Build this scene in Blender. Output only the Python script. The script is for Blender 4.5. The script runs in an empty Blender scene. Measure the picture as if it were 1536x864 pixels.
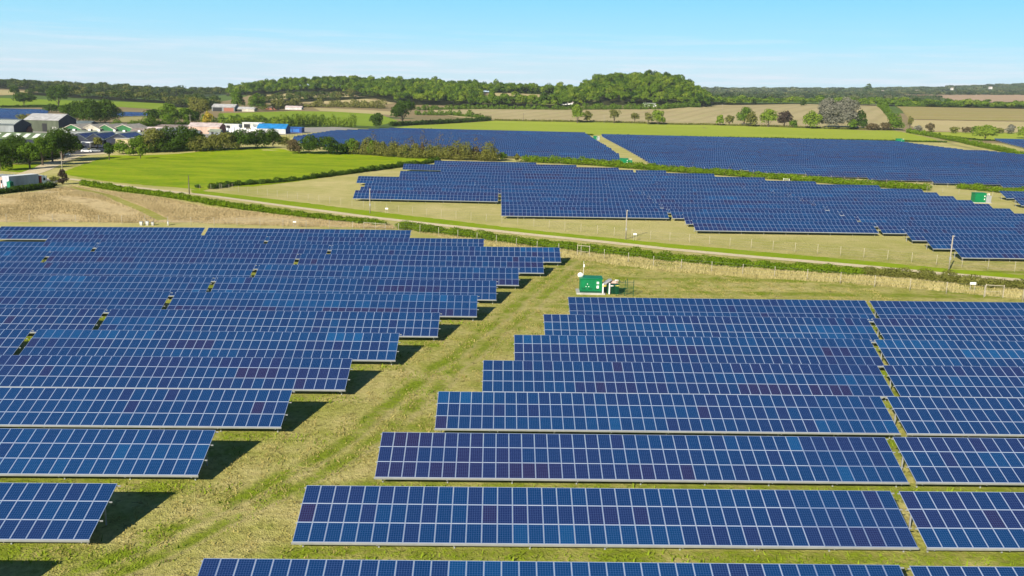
import bpy, bmesh, math, random
import numpy as np
from mathutils import Vector, Matrix
R = math.radians
scene = bpy.context.scene
COL = scene.collection

# ---------------------------------------------------------------- camera
CAM_F, CAM_P, CAM_R, CAM_Y, CAM_H = 1350.84, 0.209829, 0.0243547, 0.0184439, 28.9577
def cam_axes():
    p, r, y = CAM_P, CAM_R, CAM_Y
    f = np.array([math.sin(y)*math.cos(p), math.cos(y)*math.cos(p), -math.sin(p)])
    rt = np.array([math.cos(y), -math.sin(y), 0.0]); up = np.cross(rt, f)
    c, s = math.cos(r), math.sin(r)
    return rt*c+up*s, up*c-rt*s, f
AX, AU, AF = cam_axes()
cd = bpy.data.cameras.new("camera")
cam = bpy.data.objects.new("camera", cd); COL.objects.link(cam)
cd.sensor_width = 36.0; cd.lens = 36.0*CAM_F/1536.0
cd.clip_start = 0.5; cd.clip_end = 30000
M4 = Matrix(((AX[0], AU[0], -AF[0], 0), (AX[1], AU[1], -AF[1], 0), (AX[2], AU[2], -AF[2], CAM_H), (0, 0, 0, 1)))
cam.matrix_world = M4
scene.camera = cam

# ---------------------------------------------------------------- sky, sun, exposure
SUN_DIR = Vector((-0.449, -0.766, 0.461)).normalized()      # towards the sun
SUN_EL = math.asin(SUN_DIR.z); SUN_AZ = math.atan2(SUN_DIR.x, SUN_DIR.y)
w = bpy.data.worlds.new("World"); scene.world = w; w.use_nodes = True
wn = w.node_tree; wn.nodes.clear()
wo = wn.nodes.new('ShaderNodeOutputWorld'); bg = wn.nodes.new('ShaderNodeBackground')
sky = wn.nodes.new('ShaderNodeTexSky'); sky.sky_type = 'NISHITA'; sky.sun_disc = False
sky.sun_elevation = SUN_EL; sky.sun_rotation = SUN_AZ
sky.altitude = 50; sky.air_density = 1.0; sky.dust_density = 0.6; sky.ozone_density = 1.2
bg.inputs[1].default_value = 0.075
wn.links.new(bg.outputs[0], wo.inputs[0])
# thin streaks of cloud low in the sky, part of the sky itself
tc = wn.nodes.new('ShaderNodeTexCoord'); sep = wn.nodes.new('ShaderNodeSeparateXYZ')
wn.links.new(tc.outputs['Generated'], sep.inputs[0])
mp = wn.nodes.new('ShaderNodeMapping'); mp.inputs['Scale'].default_value = (5, 5, 110)
wn.links.new(tc.outputs['Generated'], mp.inputs[0])
nz = wn.nodes.new('ShaderNodeTexNoise'); nz.inputs['Scale'].default_value = 1.6; nz.inputs['Detail'].default_value = 5
nz.inputs['Roughness'].default_value = 0.62
wn.links.new(mp.outputs[0], nz.inputs['Vector'])
cr = wn.nodes.new('ShaderNodeMapRange'); cr.inputs[1].default_value = 0.47; cr.inputs[2].default_value = 0.68
wn.links.new(nz.outputs[0], cr.inputs[0])
band = wn.nodes.new('ShaderNodeMapRange'); band.inputs[1].default_value = 0.075; band.inputs[2].default_value = 0.02
band.inputs[3].default_value = 0.0; band.inputs[4].default_value = 0.75
wn.links.new(sep.outputs[2], band.inputs[0])
mul = wn.nodes.new('ShaderNodeMath'); mul.operation = 'MULTIPLY'
wn.links.new(cr.outputs[0], mul.inputs[0]); wn.links.new(band.outputs[0], mul.inputs[1])
tint = wn.nodes.new('ShaderNodeMix'); tint.data_type = 'RGBA'; tint.blend_type = 'MULTIPLY'; tint.inputs[0].default_value = 1.0
tint.inputs[7].default_value = (0.86, 1.03, 1.10, 1)
wn.links.new(sky.outputs[0], tint.inputs[6])
cm = wn.nodes.new('ShaderNodeMix'); cm.data_type = 'RGBA'
cm.inputs[7].default_value = (7.3, 7.6, 8.4, 1)
# clear autumn air: the low sky pales towards the horizon
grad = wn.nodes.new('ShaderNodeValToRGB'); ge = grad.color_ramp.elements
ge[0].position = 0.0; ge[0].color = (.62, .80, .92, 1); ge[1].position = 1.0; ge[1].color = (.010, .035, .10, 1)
for pos_, c_ in ((.035, (.54, .78, .93, 1)), (.06, (.36, .74, .96, 1)), (.10, (.23, .66, .93, 1)), (.17, (.085, .33, .60, 1)), (.32, (.03, .11, .27, 1))):  # unseen dome above the view is set darker to deepen the shadows
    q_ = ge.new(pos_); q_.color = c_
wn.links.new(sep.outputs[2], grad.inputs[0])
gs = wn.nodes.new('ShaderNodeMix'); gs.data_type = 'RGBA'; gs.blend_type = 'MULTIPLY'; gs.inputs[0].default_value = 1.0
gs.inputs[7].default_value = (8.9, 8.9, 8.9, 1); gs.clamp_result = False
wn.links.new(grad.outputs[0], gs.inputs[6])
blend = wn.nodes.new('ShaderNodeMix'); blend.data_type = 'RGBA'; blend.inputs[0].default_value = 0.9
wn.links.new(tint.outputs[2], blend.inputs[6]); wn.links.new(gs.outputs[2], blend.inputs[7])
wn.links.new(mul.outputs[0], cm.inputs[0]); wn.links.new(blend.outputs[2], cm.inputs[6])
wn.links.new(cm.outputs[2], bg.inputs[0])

sl = bpy.data.lights.new("sun", 'SUN'); sl.energy = 5.0; sl.angle = R(0.53); sl.color = (1.0, 0.93, 0.80)
sun = bpy.data.objects.new("sun", sl); COL.objects.link(sun)
sun.rotation_euler = (-SUN_DIR).to_track_quat('-Z', 'Y').to_euler()
scene.view_settings.view_transform = 'Standard'; scene.view_settings.look = 'None'
scene.view_settings.exposure = 0.72; scene.view_settings.gamma = 1.0
scene.view_settings.use_curve_mapping = False
scene.render.engine = 'CYCLES'

# ---------------------------------------------------------------- terrain
RY = np.array([720, 1000, 1250, 1400, 1600, 1800, 2300, 2700, 3500, 5000, 6500, 9500.])
RP = np.array([-300, 0, 150, 300, 450, 600, 750, 850, 950, 1050, 1200, 1350, 1536, 1850.])
RZ = np.array([
 [0, 0, 0, 0, 0, 0, 0, 0, 0, 0, 0, 0, 0, 0],
 [0, 0, 0, 0, 0, 0, 0, 1, 2, 3, 4, 5, 6, 6],
 [8, 8, 6, 4, 6, 10, 12, 13, 14, 16, 19, 20, 20, 20],
 [14, 14, 12, 7, 10, 20, 22, 22, 42, 22, 25, 26, 26, 26],
 [20, 20, 16, 10, 22, 33, 34, 34, 56, 28, 28, 29, 31, 31],
 [22, 20, 16, 12, 38, 40, 32, 30, 36, 30, 31, 33, 37, 38],
 [26, 24, 18, 12, 18, 26, 28, 28, 28, 34, 38, 42, 47, 50],
 [28, 26, 18, 14, 16, 20, 26, 28, 30, 40, 48, 58, 68, 72],
 [30, 28, 20, 16, 20, 22, 28, 30, 35, 50, 60, 72, 82, 88],
 [30, 28, 22, 18, 20, 22, 28, 40, 60, 84, 96, 112, 150, 160],
 [30, 28, 22, 18, 20, 22, 28, 35, 50, 70, 80, 90, 120, 130],
 [10, 10, 10, 10, 10, 10, 10, 10, 10, 10, 10, 10, 10, 10]], float)
RU = (RP-768)/CAM_F+0.0184
# the rounded wood stands on a flat-topped dome: two more bearings across it
RZ = np.insert(RZ, 8, RZ[:, 7]*.18+RZ[:, 8]*.82, axis=1); RZ = np.insert(RZ, 10, RZ[:, 9]*.85+RZ[:, 10]*.15, axis=1)
RP = np.insert(RP, 8, 895.0); RP = np.insert(RP, 10, 1005.0); RU = (RP-768)/CAM_F+0.0184
LRY = np.log(RY)
def _cr(p0, p1, p2, p3, t):
    return 0.5*((2*p1)+(-p0+p2)*t+(2*p0-5*p1+4*p2-p3)*t*t+(-p0+3*p1-3*p2+p3)*t**3)
def sst(a, b, x):
    t = np.clip((x-a)/(b-a), 0, 1); return t*t*(3-2*t)
BUMPS = []   # (x, y, rx, ry, height)
def H(X, Y):
    X = np.asarray(X, float); Y = np.asarray(Y, float)
    near = np.where(X < 0, 0.005*X-6e-5*X*X, 0.008*X)
    near = np.clip(near, -1.5, 1.2)
    near = np.where(X < 0, near*(1-sst(190, 240, Y)), near)*sst(10, 60, Y)
    near = near-0.3*sst(150, 172, Y)*(1-sst(185, 215, Y))*(1-sst(0, 30, X))
    near = near+0.6*sst(260, 330, Y)*(1-sst(60, 130, X))
    near = near*(1-sst(450, 700, Y))
    for bx, by, rx, ry, hh in BUMPS:
        near = near+hh*np.exp(-((X-bx)/rx)**2-((Y-by)/ry)**2)
    u = X/np.maximum(Y, 1.0)
    yy = np.clip(np.log(np.maximum(Y, 720.0)), LRY[0], LRY[-1]-1e-6)
    i = np.clip(np.searchsorted(LRY, yy, side='right')-1, 0, len(RY)-2)
    ty = (yy-LRY[i])/(LRY[i+1]-LRY[i])
    uu = np.clip(u, RU[0], RU[-1]-1e-6)
    j = np.clip(np.searchsorted(RU, uu, side='right')-1, 0, len(RU)-2)
    tx = (uu-RU[j])/(RU[j+1]-RU[j])
    n1, n2 = len(RY)-1, len(RU)-1
    def row(ii):
        ii = np.clip(ii, 0, n1)
        return _cr(RZ[ii, np.clip(j-1, 0, n2)], RZ[ii, j], RZ[ii, np.clip(j+1, 0, n2)], RZ[ii, np.clip(j+2, 0, n2)], tx)
    far = _cr(row(i-1), row(i), row(i+1), row(i+2), ty)
    far = np.where(Y > 720, far, 0.0)
    return near+far
def h1(x, y): return float(H(x, y))

def ray(px, py):
    return AF+AX*(px-768)/CAM_F-AU*(py-432)/CAM_F
_T = np.concatenate([np.linspace(25, 900, 1800), np.linspace(901, 9300, 6000)])
def g(px, py, dz=0.0):
    """where the sight line through a survey pixel meets the terrain"""
    d = ray(px, py); t = _T/d[1]
    z = CAM_H+d[2]*t; x = d[0]*t
    hit = np.nonzero(z <= H(x, _T)+dz)[0]
    k = hit[0] if len(hit) else len(_T)-1
    if k > 0:
        a0 = z[k-1]-H(x[k-1], _T[k-1])-dz; a1 = z[k]-H(x[k], _T[k])-dz
        s = a0/(a0-a1) if a0 != a1 else 0
        yv = _T[k-1]+(_T[k]-_T[k-1])*s
    else: yv = _T[0]
    tt = yv/d[1]
    return np.array([d[0]*tt, yv, h1(d[0]*tt, yv)])
def atY(px, py, Y):
    d = ray(px, py); t = Y/d[1]; return np.array([d[0]*t, Y, CAM_H+d[2]*t])
def mpp(Y): return Y/CAM_F      # metres per photo pixel at a distance

# ---------------------------------------------------------------- node helpers
class NT:
    def __init__(s, name):
        s.m = bpy.data.materials.new(name); s.m.use_nodes = True
        s.t = s.m.node_tree; s.t.nodes.clear()
        s.out = s.t.nodes.new('ShaderNodeOutputMaterial')
    def n(s, typ, **kw):
        nd = s.t.nodes.new(typ)
        for k, v in kw.items(): setattr(nd, k, v)
        return nd
    def set(s, sock, v):
        if isinstance(v, bpy.types.NodeSocket): s.t.links.new(v, sock)
        elif isinstance(v, (tuple, list)) and len(v) == 3 and sock.type == 'RGBA': sock.default_value = (*v, 1)
        else: sock.default_value = v
    def math(s, op, a, b=0.0, c=None, clamp=False):
        nd = s.n('ShaderNodeMath', operation=op, use_clamp=clamp)
        s.set(nd.inputs[0], a); s.set(nd.inputs[1], b)
        if c is not None: s.set(nd.inputs[2], c)
        return nd.outputs[0]
    def mix(s, f, a, b, blend='MIX'):
        nd = s.n('ShaderNodeMix', data_type='RGBA', blend_type=blend)
        s.set(nd.inputs[0], f); s.set(nd.inputs[6], a); s.set(nd.inputs[7], b)
        return nd.outputs[2]
    def ramp(s, f, a0, a1, b0=0.0, b1=1.0):
        nd = s.n('ShaderNodeMapRange'); s.set(nd.inputs[0], f)
        nd.inputs[1].default_value = a0; nd.inputs[2].default_value = a1
        nd.inputs[3].default_value = b0; nd.inputs[4].default_value = b1
        return nd.outputs[0]
    def pos(s):
        return s.n('ShaderNodeNewGeometry').outputs['Position']
    def mapping(s, v, scale=(1, 1, 1), rot=(0, 0, 0)):
        nd = s.n('ShaderNodeMapping'); s.set(nd.inputs[0], v)
        nd.inputs['Scale'].default_value = scale; nd.inputs['Rotation'].default_value = rot
        return nd.outputs[0]
    def noise(s, v, scale, detail=3, rough=0.55, dist=0.0):
        nd = s.n('ShaderNodeTexNoise'); s.set(nd.inputs['Vector'], v)
        nd.inputs['Scale'].default_value = scale; nd.inputs['Detail'].default_value = detail
        nd.inputs['Roughness'].default_value = rough; nd.inputs['Distortion'].default_value = dist
        return nd.outputs[0]
    def bump(s, hgt, strength=0.5, dist=0.1):
        nd = s.n('ShaderNodeBump'); nd.inputs['Strength'].default_value = strength
        nd.inputs['Distance'].default_value = dist; s.set(nd.inputs['Height'], hgt); return nd.outputs[0]
    def pbr(s, col, rough=0.8, normal=None, metal=0.0, spec=0.3, coat=0.0):
        nd = s.n('ShaderNodeBsdfPrincipled')
        s.set(nd.inputs['Base Color'], col); s.set(nd.inputs['Roughness'], rough)
        s.set(nd.inputs['Metallic'], metal); nd.inputs['Specular IOR Level'].default_value = spec
        if coat: nd.inputs['Coat Weight'].default_value = coat; nd.inputs['Coat Roughness'].default_value = 0.08
        if normal is not None: s.set(nd.inputs['Normal'], normal)
        return nd.outputs[0]
    def done(s, sh):
        s.t.links.new(sh, s.out.inputs[0]); return s.m
MATS = {}
def plain(name, col, rough=0.7, metal=0.0, var=0.18, scale=1.2, spec=0.3):
    """painted or weathered surface: base colour with soft grime of its own"""
    if name in MATS: return MATS[name]
    k = NT(name); p = k.n('ShaderNodeTexCoord').outputs['Object']
    n1 = k.noise(p, scale, 4, 0.6); n2 = k.noise(p, scale*7, 2, 0.5)
    f = k.math('ADD', k.math('MULTIPLY', n1, 0.7), k.math('MULTIPLY', n2, 0.3))
    dark = tuple(c*(1-var*1.6) for c in col); lite = tuple(min(1, c*(1+var)) for c in col)
    c = k.mix(k.ramp(f, 0.32, 0.68), dark, lite)
    MATS[name] = k.done(k.pbr(c, rough, None, metal, spec)); return MATS[name]
def ribbed(name, col, pitch=0.35, var=0.2, rough=0.6):
    """profiled metal cladding"""
    if name in MATS: return MATS[name]
    k = NT(name); p = k.n('ShaderNodeTexCoord').outputs['Object']
    sp = k.n('ShaderNodeSeparateXYZ'); k.set(sp.inputs[0], p)
    a = k.math('SINE', k.math('MULTIPLY', k.math('ADD', sp.outputs[0], sp.outputs[1]), 6.283/pitch))
    n1 = k.noise(k.mapping(p, (1, 1, .25)), 0.4, 4, 0.6)
    dark = tuple(c*(1-var*1.6) for c in col); lite = tuple(min(1, c*(1+var)) for c in col)
    c = k.mix(k.ramp(n1, 0.32, 0.68), dark, lite)
    MATS[name] = k.done(k.pbr(c, rough, k.bump(a, 0.6, 0.04), 0, 0.3)); return MATS[name]

# ---------------------------------------------------------------- mesh helpers
class MB:
    def __init__(s): s.v = []; s.f = []; s.mi = []; s.sm = []
    def add(s, vs, fs, mi=0, smooth=False):
        o = len(s.v); s.v += [tuple(map(float, a)) for a in vs]
        for f in fs: s.f.append(tuple(o+i for i in f)); s.mi.append(mi); s.sm.append(smooth)
        return s
    def box(s, c, d, rz=0.0, mi=0, rx=0.0):
        hx, hy, hz = d[0]/2, d[1]/2, d[2]/2
        vs = []
        for x, y, z in ((-1, -1, -1), (1, -1, -1), (1, 1, -1), (-1, 1, -1), (-1, -1, 1), (1, -1, 1), (1, 1, 1), (-1, 1, 1)):
            p = Vector((x*hx, y*hy, z*hz))
            if rx: p.rotate(Matrix.Rotation(rx, 3, 'X'))
            if rz: p.rotate(Matrix.Rotation(rz, 3, 'Z'))
            vs.append((p.x+c[0], p.y+c[1], p.z+c[2]))
        return s.add(vs, [(0, 3, 2, 1), (4, 5, 6, 7), (0, 1, 5, 4), (1, 2, 6, 5), (2, 3, 7, 6), (3, 0, 4, 7)], mi)
    def tube(s, p0, p1, r0, r1=None, n=8, mi=0, cap=True, smooth=True):
        r1 = r0 if r1 is None else r1
        a = Vector(p0); b = Vector(p1); d = (b-a)
        if d.length < 1e-6: return s
        z = d.normalized(); x = z.orthogonal().normalized(); y = z.cross(x)
        vs = []
        for c, r in ((a, r0), (b, r1)):
            for i in range(n):
                t = 2*math.pi*i/n; vs.append(c+x*(r*math.cos(t))+y*(r*math.sin(t)))
        fs = [(i, (i+1) % n, n+(i+1) % n, n+i) for i in range(n)]
        o = len(s.v); s.add(vs, fs, mi, smooth)
        if cap:
            s.f.append(tuple(o+n-1-i for i in range(n))); s.mi.append(mi); s.sm.append(False)
            s.f.append(tuple(o+n+i for i in range(n))); s.mi.append(mi); s.sm.append(False)
        return s
    def prism(s, pts, axis_vec, mi=0):
        """polygon pts (3d) extruded along axis_vec"""
        n = len(pts); a = Vector(axis_vec)
        vs = [Vector(p) for p in pts]+[Vector(p)+a for p in pts]
        fs = [tuple(range(n-1, -1, -1)), tuple(range(n, 2*n))]+[(i, (i+1) % n, n+(i+1) % n, n+i) for i in range(n)]
        return s.add(vs, fs, mi)
    def dome(s, c, r, n=14, m=5, mi=0, zs=1.0):
        vs = [(c[0]+r*math.cos(2*math.pi*i/n)*math.cos(math.pi/2*j/m), c[1]+r*math.sin(2*math.pi*i/n)*math.cos(math.pi/2*j/m), c[2]+zs*r*math.sin(math.pi/2*j/m)) for j in range(m) for i in range(n)]+[(c[0], c[1], c[2]+zs*r)]
        fs = [(j*n+i, j*n+(i+1) % n, (j+1)*n+(i+1) % n, (j+1)*n+i) for j in range(m-1) for i in range(n)]
        fs += [((m-1)*n+i, (m-1)*n+(i+1) % n, m*n) for i in range(n)]
        return s.add(vs, fs, mi, True)
    def mesh(s, name, mats):
        me = bpy.data.meshes.new(name); me.from_pydata(s.v, [], s.f)
        for m in (mats if isinstance(mats, (list, tuple)) else [mats]): me.materials.append(m)
        me.polygons.foreach_set('material_index', s.mi); me.polygons.foreach_set('use_smooth', s.sm)
        me.update(); return me
    def build(s, name, mats, parent=None, loc=None, rot=None):
        return link(name, s.mesh(name, mats), parent, loc, rot)
def link(name, me, parent=None, loc=None, rot=None):
    o = bpy.data.objects.new(name, me); COL.objects.link(o)
    if parent is not None: o.parent = parent
    if loc is not None: o.location = loc
    if rot is not None: o.rotation_euler = rot
    return o
def tag(o, label=None, cat=None, group=None, kind=None):
    if label: o['label'] = label
    if cat: o['category'] = cat
    if group: o['group'] = group
    if kind: o['kind'] = kind
    return o
def thing(name, label, cat, loc, rz=0.0, group=None):
    o = bpy.data.objects.new(name, None); COL.objects.link(o); o.empty_display_size = 0.5
    o.location = loc; o.rotation_euler = (0, 0, rz)
    return tag(o, label, cat, group)
def raw_mesh(name, V, F4, mats, mi=None):
    """numpy quads -> mesh"""
    me = bpy.data.meshes.new(name)
    V = np.ascontiguousarray(V, np.float32); F4 = np.ascontiguousarray(F4, np.int32)
    n, k = F4.shape
    me.vertices.add(len(V)); me.vertices.foreach_set('co', V.ravel())
    me.loops.add(n*k); me.loops.foreach_set('vertex_index', F4.ravel())
    me.polygons.add(n); me.polygons.foreach_set('loop_start', np.arange(0, n*k, k, dtype=np.int32))
    for m in (mats if isinstance(mats, (list, tuple)) else [mats]): me.materials.append(m)
    if mi is not None: me.polygons.foreach_set('material_index', np.asarray(mi, np.int32))
    me.polygons.foreach_set('use_smooth', np.zeros(n, bool))
    me.update(calc_edges=True); return me
# ================================================================ GROUND
BUMPS.append((*g(330, 226)[:2], 60, 30, 2.2))
BUMPS.append((*g(560, 232)[:2], 60, 22, 0.8))
BUMPS.append((*g(95, 300)[:2], 38, 16, 0.9))

TRACK = [(-29.0, 43.0), (-20.0, 56.5), (-12.5, 70.0), (-8.0, 84.0), (-1.5, 105.0), (6.0, 130.0), (13.5, 156.0)]
def ground_material():
    k = NT('dry_grass_ground'); P = k.pos()
    sp = k.n('ShaderNodeSeparateXYZ'); k.set(sp.inputs[0], P); x, y = sp.outputs[0], sp.outputs[1]
    big = k.noise(P, 0.035, 3, 0.5); mid = k.noise(P, 0.28, 4, 0.6); fine = k.noise(P, 2.2, 4, 0.65); tiny = k.noise(P, 9, 2, 0.6)
    straw = k.mix(k.ramp(fine, .3, .7), (.36, .295, .105), (.61, .53, .22))
    olive = k.mix(k.ramp(fine, .3, .7), (.215, .225, .040), (.41, .40, .090))
    c = k.mix(k.ramp(k.math('ADD', k.math('MULTIPLY', mid, .6), k.math('MULTIPLY', big, .4)), .36, .60), straw, olive)
    green = k.mix(k.ramp(fine, .3, .7), (.11, .155, .010), (.26, .32, .025))
    # green along the wheel tracks of the aisle
    wob = k.math('MULTIPLY', k.math('SUBTRACT', k.noise(P, .10, 2, .5), .5), 2.4)
    def along(off, half):
        # distance across the aisle from the bent line x = f(y)
        fx = None
        fc = k.n('ShaderNodeFloatCurve'); cu = fc.mapping.curves[0]
        pts = [((b-40)/130.0, (a+off+40)/80.0) for a, b in TRACK]
        cu.points[0].location = pts[0]; cu.points[1].location = pts[-1]
        for q in pts[1:-1]: cu.points.new(*q)
        fc.mapping.update()
        k.set(fc.inputs['Value'], k.ramp(y, 40, 170)); 
        fx = k.ramp(fc.outputs[0], 0, 1, -40, 40)
        d = k.math('ABSOLUTE', k.math('ADD', k.math('SUBTRACT', x, fx), wob))
        return k.ramp(d, half, half*0.35)
    near = k.math('MULTIPLY', k.ramp(y, 168, 158), k.ramp(y, 20, 30))
    t = k.math('MAXIMUM', k.math('MULTIPLY', along(-1.3, 1.25), 1.0), k.math('MULTIPLY', along(1.2, 1.0), .9)); rut = k.math('MAXIMUM', along(-.35, .42), along(2.0, .42))
    t = k.math('MULTIPLY', t, k.ramp(k.math('ADD', k.math('MULTIPLY', mid, .6), k.math('MULTIPLY', fine, .4)), .38, .55))
    # green strip watered by the drip edge of every row
    ph = k.math('FRACT', k.math('DIVIDE', k.math('ADD', k.math('SUBTRACT', y, 53.2), 101.3), 10.13))
    strip = k.math('MAXIMUM', k.ramp(ph, .80, .90), k.ramp(ph, .16, .06))
    strip = k.math('MULTIPLY', strip, k.ramp(k.math('ADD', k.math('MULTIPLY', mid, .5), k.math('MULTIPLY', fine, .5)), .36, .56))
    gx = k.math('MULTIPLY', k.math('ADD', x, 0), 1)
    aisle = k.ramp(k.math('ABSOLUTE', k.math('SUBTRACT', x, k.ramp(y, 43, 160, -23, 12))), 4.0, 7.5)
    strip = k.math('MULTIPLY', strip, aisle)
    patch = k.math('MULTIPLY', k.ramp(k.math('ADD', k.math('MULTIPLY', k.noise(P, .09, 3, .6), .6), k.math('MULTIPLY', mid, .4)), .53, .63), .7)
    c = k.mix(k.math('MULTIPLY', k.math('MULTIPLY', near, rut), k.ramp(fine, .35, .6, .2, .75)), c, (.44, .36, .17))
    spots = k.math('MULTIPLY', k.math('MULTIPLY', near, k.ramp(k.noise(P, 1.1, 5, .7, .4), .56, .66)), .75)
    c = k.mix(spots, c, (.115, .095, .030))
    gm = k.math('MULTIPLY', near, k.math('MAXIMUM', k.math('MAXIMUM', t, strip), patch))
    c = k.mix(gm, c, green)
    # farther ground: pale mown grass, then a patchwork of far land
    pale = k.mix(k.ramp(k.math('ADD', k.math('MULTIPLY', k.noise(P, .05, 3, .6), .7), k.math('MULTIPLY', mid, .3)), .36, .62), (.56, .48, .21), (.40, .38, .11))
    c = k.mix(k.ramp(y, 160, 195), c, pale)
    vo = k.n('ShaderNodeTexVoronoi'); k.set(vo.inputs['Vector'], k.mapping(P, (.0032, .0015, 0))); vo.inputs['Scale'].default_value = 1
    vs = k.n('ShaderNodeSeparateColor'); k.set(vs.inputs[0], vo.outputs['Color'])
    land = k.mix(k.ramp(vs.outputs[0], .35, .40), (.10, .16, .035), (.30, .225, .12))
    land = k.mix(k.ramp(vs.outputs[1], .62, .66), land, (.055, .09, .03))
    land = k.mix(k.ramp(k.noise(P, .02, 3, .6), .3, .7, 0, .35), land, (.09, .11, .04))
    c = k.mix(k.ramp(y, 735, 760), c, land)
    hgt = k.math('ADD', k.math('MULTIPLY', fine, .7), k.math('MULTIPLY', tiny, .5))
    return k.done(k.pbr(c, .95, k.bump(hgt, 1.0, .22), 0, .05))
GROUND_MAT = ground_material()
def make_ground():
    ys = np.concatenate([np.linspace(-60, 20, 9)[:-1], np.geomspace(20, 6200, 330)])
    us = np.linspace(-0.85, 0.85, 241)
    Yg, Ug = np.meshgrid(ys, us, indexing='ij')
    Xg = Ug*(Yg+90.0)
    Z = H(Xg, np.maximum(Yg, 1.0)); Z[Yg < 1] = 0
    V = np.stack([Xg, Yg, Z], -1).reshape(-1, 3)
    n, m = Yg.shape
    i = np.arange((n-1)*(m-1)); a = (i//(m-1))*m+i % (m-1)
    F = np.stack([a, a+1, a+m+1, a+m], 1)
    me = raw_mesh('ground', V, F, GROUND_MAT)
    me.polygons.foreach_set('use_smooth', [True]*len(me.polygons))
    tag(link('ground', me), kind='structure')
make_ground()

def sheet(name, pts, mat, step, off, jitter=0.0, seed=0, world=False):
    """a field or road laid over the terrain: outline cut to a grid and dropped onto H(x, y)"""
    rng = random.Random(seed)
    P = [tuple(p[:2]) if world else tuple(g(*p)[:2]) for p in pts]
    if jitter:
        Q = []
        for (a, b), (c, d) in zip(P, P[1:]+P[:1]):
            L = math.hypot(c-a, d-b); n = max(1, int(L/(jitter*4)))
            for i in range(n):
                t = i/n; Q.append((a+(c-a)*t+(rng.uniform(-1, 1)*jitter if i else 0), b+(d-b)*t+(rng.uniform(-1, 1)*jitter if i else 0)))
        P = Q
    bm = bmesh.new()
    f = bm.faces.new([bm.verts.new((x, y, 0)) for x, y in P])
    xs = [p[0] for p in P]; ysv = [p[1] for p in P]
    for ax, lo, hi in ((0, min(xs), max(xs)), (1, min(ysv), max(ysv))):
        n = int((hi-lo)/step)
        for i in range(1, n+1):
            v = lo+(hi-lo)*i/(n+1)
            co = (v, 0, 0) if ax == 0 else (0, v, 0); no = (1, 0, 0) if ax == 0 else (0, 1, 0)
            bmesh.ops.bisect_plane(bm, geom=bm.verts[:]+bm.edges[:]+bm.faces[:], plane_co=co, plane_no=no, dist=1e-4)
    bmesh.ops.triangulate(bm, faces=[f for f in bm.faces if len(f.verts) > 4])
    for v in bm.verts: v.co.z = h1(v.co.x, v.co.y)+off
    bmesh.ops.recalc_face_normals(bm, faces=bm.faces[:])
    if sum(f.normal.z for f in bm.faces) < 0: bmesh.ops.reverse_faces(bm, faces=bm.faces[:])
    me = bpy.data.meshes.new(name); bm.to_mesh(me); bm.free(); me.materials.append(mat)
    return tag(link(name, me), kind='structure')

def field_mat(name, c1, c2, c3, s=.02, stretch=(1, 1, 1), rot=0.0, lines=None, bumpy=.25):
    k = NT(name); P = k.pos(); Q = k.mapping(P, stretch, (0, 0, rot))
    a = k.noise(Q, s, 4, .6); b = k.noise(Q, s*9, 4, .65); d = k.noise(P, s*50, 3, .6)
    c = k.mix(k.ramp(a, .35, .65), c1, c2)
    c = k.mix(k.ramp(b, .50, .72), c, c3)
    c = k.mix(k.ramp(d, .3, .7, 0, .35), c, tuple(q*.62 for q in c1))
    if lines:
        sp = k.n('ShaderNodeSeparateXYZ'); k.set(sp.inputs[0], k.mapping(P, (1, 1, 1), (0, 0, lines[1])))
        sn = k.math('SINE', k.math('ADD', k.math('MULTIPLY', sp.outputs[0], 6.283/lines[0]), k.math('MULTIPLY', b, 3.0)))
        c = k.mix(k.ramp(sn, .2, .9, 0, lines[2]), c, tuple(q*.7 for q in c1))
    return k.done(k.pbr(c, .95, k.bump(k.math('ADD', b, d), bumpy, .25), 0, .05))
LUSH = field_mat('lush_pasture', (.155, .265, .004), (.32, .405, .008), (.40, .37, .045), .045, (1, 2.4, 1), .5)
CROP = field_mat('young_crop', (.30, .375, .030), (.37, .43, .045), (.40, .42, .085), .010, (1, 2, 1))
CROP2 = field_mat('far_green_field', (.20, .30, .018), (.25, .34, .025), (.27, .31, .05), .010, (1, 2, 1))
VERGE = field_mat('mown_verge', (.20, .30, .006), (.28, .37, .014), (.32, .33, .06), .05)
TILL = field_mat('tilled_soil', (.41, .335, .17), (.47, .39, .21), (.36, .35, .13), .008, (1, 1, 1), 0, (26, .5, .35))
TILL2 = field_mat('stubble_brown', (.36, .285, .115), (.33, .30, .10), (.42, .33, .16), .008, (.6, 3, 1), 0, (40, 1.3, .25))
REDSOIL = field_mat('reddish_soil', (.42, .29, .19), (.46, .33, .21), (.38, .28, .17), .004)
STUB = field_mat('pale_stubble', (.50, .41, .205), (.44, .38, .17), (.42, .34, .17), .010, (1, 2, 1))
PALE = field_mat('pale_mown_grass', (.40, .35, .145), (.31, .30, .09), (.45, .38, .18), .030, (1, 1.5, 1))
TALL = field_mat('tall_dry_grass', (.52, .40, .205), (.60, .475, .26), (.31, .23, .11), .035, (1, 1.4, 1), 0, None, .8)
ROADM = field_mat('concrete_lane', (.64, .53, .34), (.70, .60, .40), (.50, .41, .25), .15)
TARMAC = field_mat('worn_tarmac', (.075, .075, .08), (.10, .10, .105), (.13, .125, .12), .05)
YARD = field_mat('pale_yard', (.34, .32, .29), (.40, .38, .34), (.27, .25, .22), .04)

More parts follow.
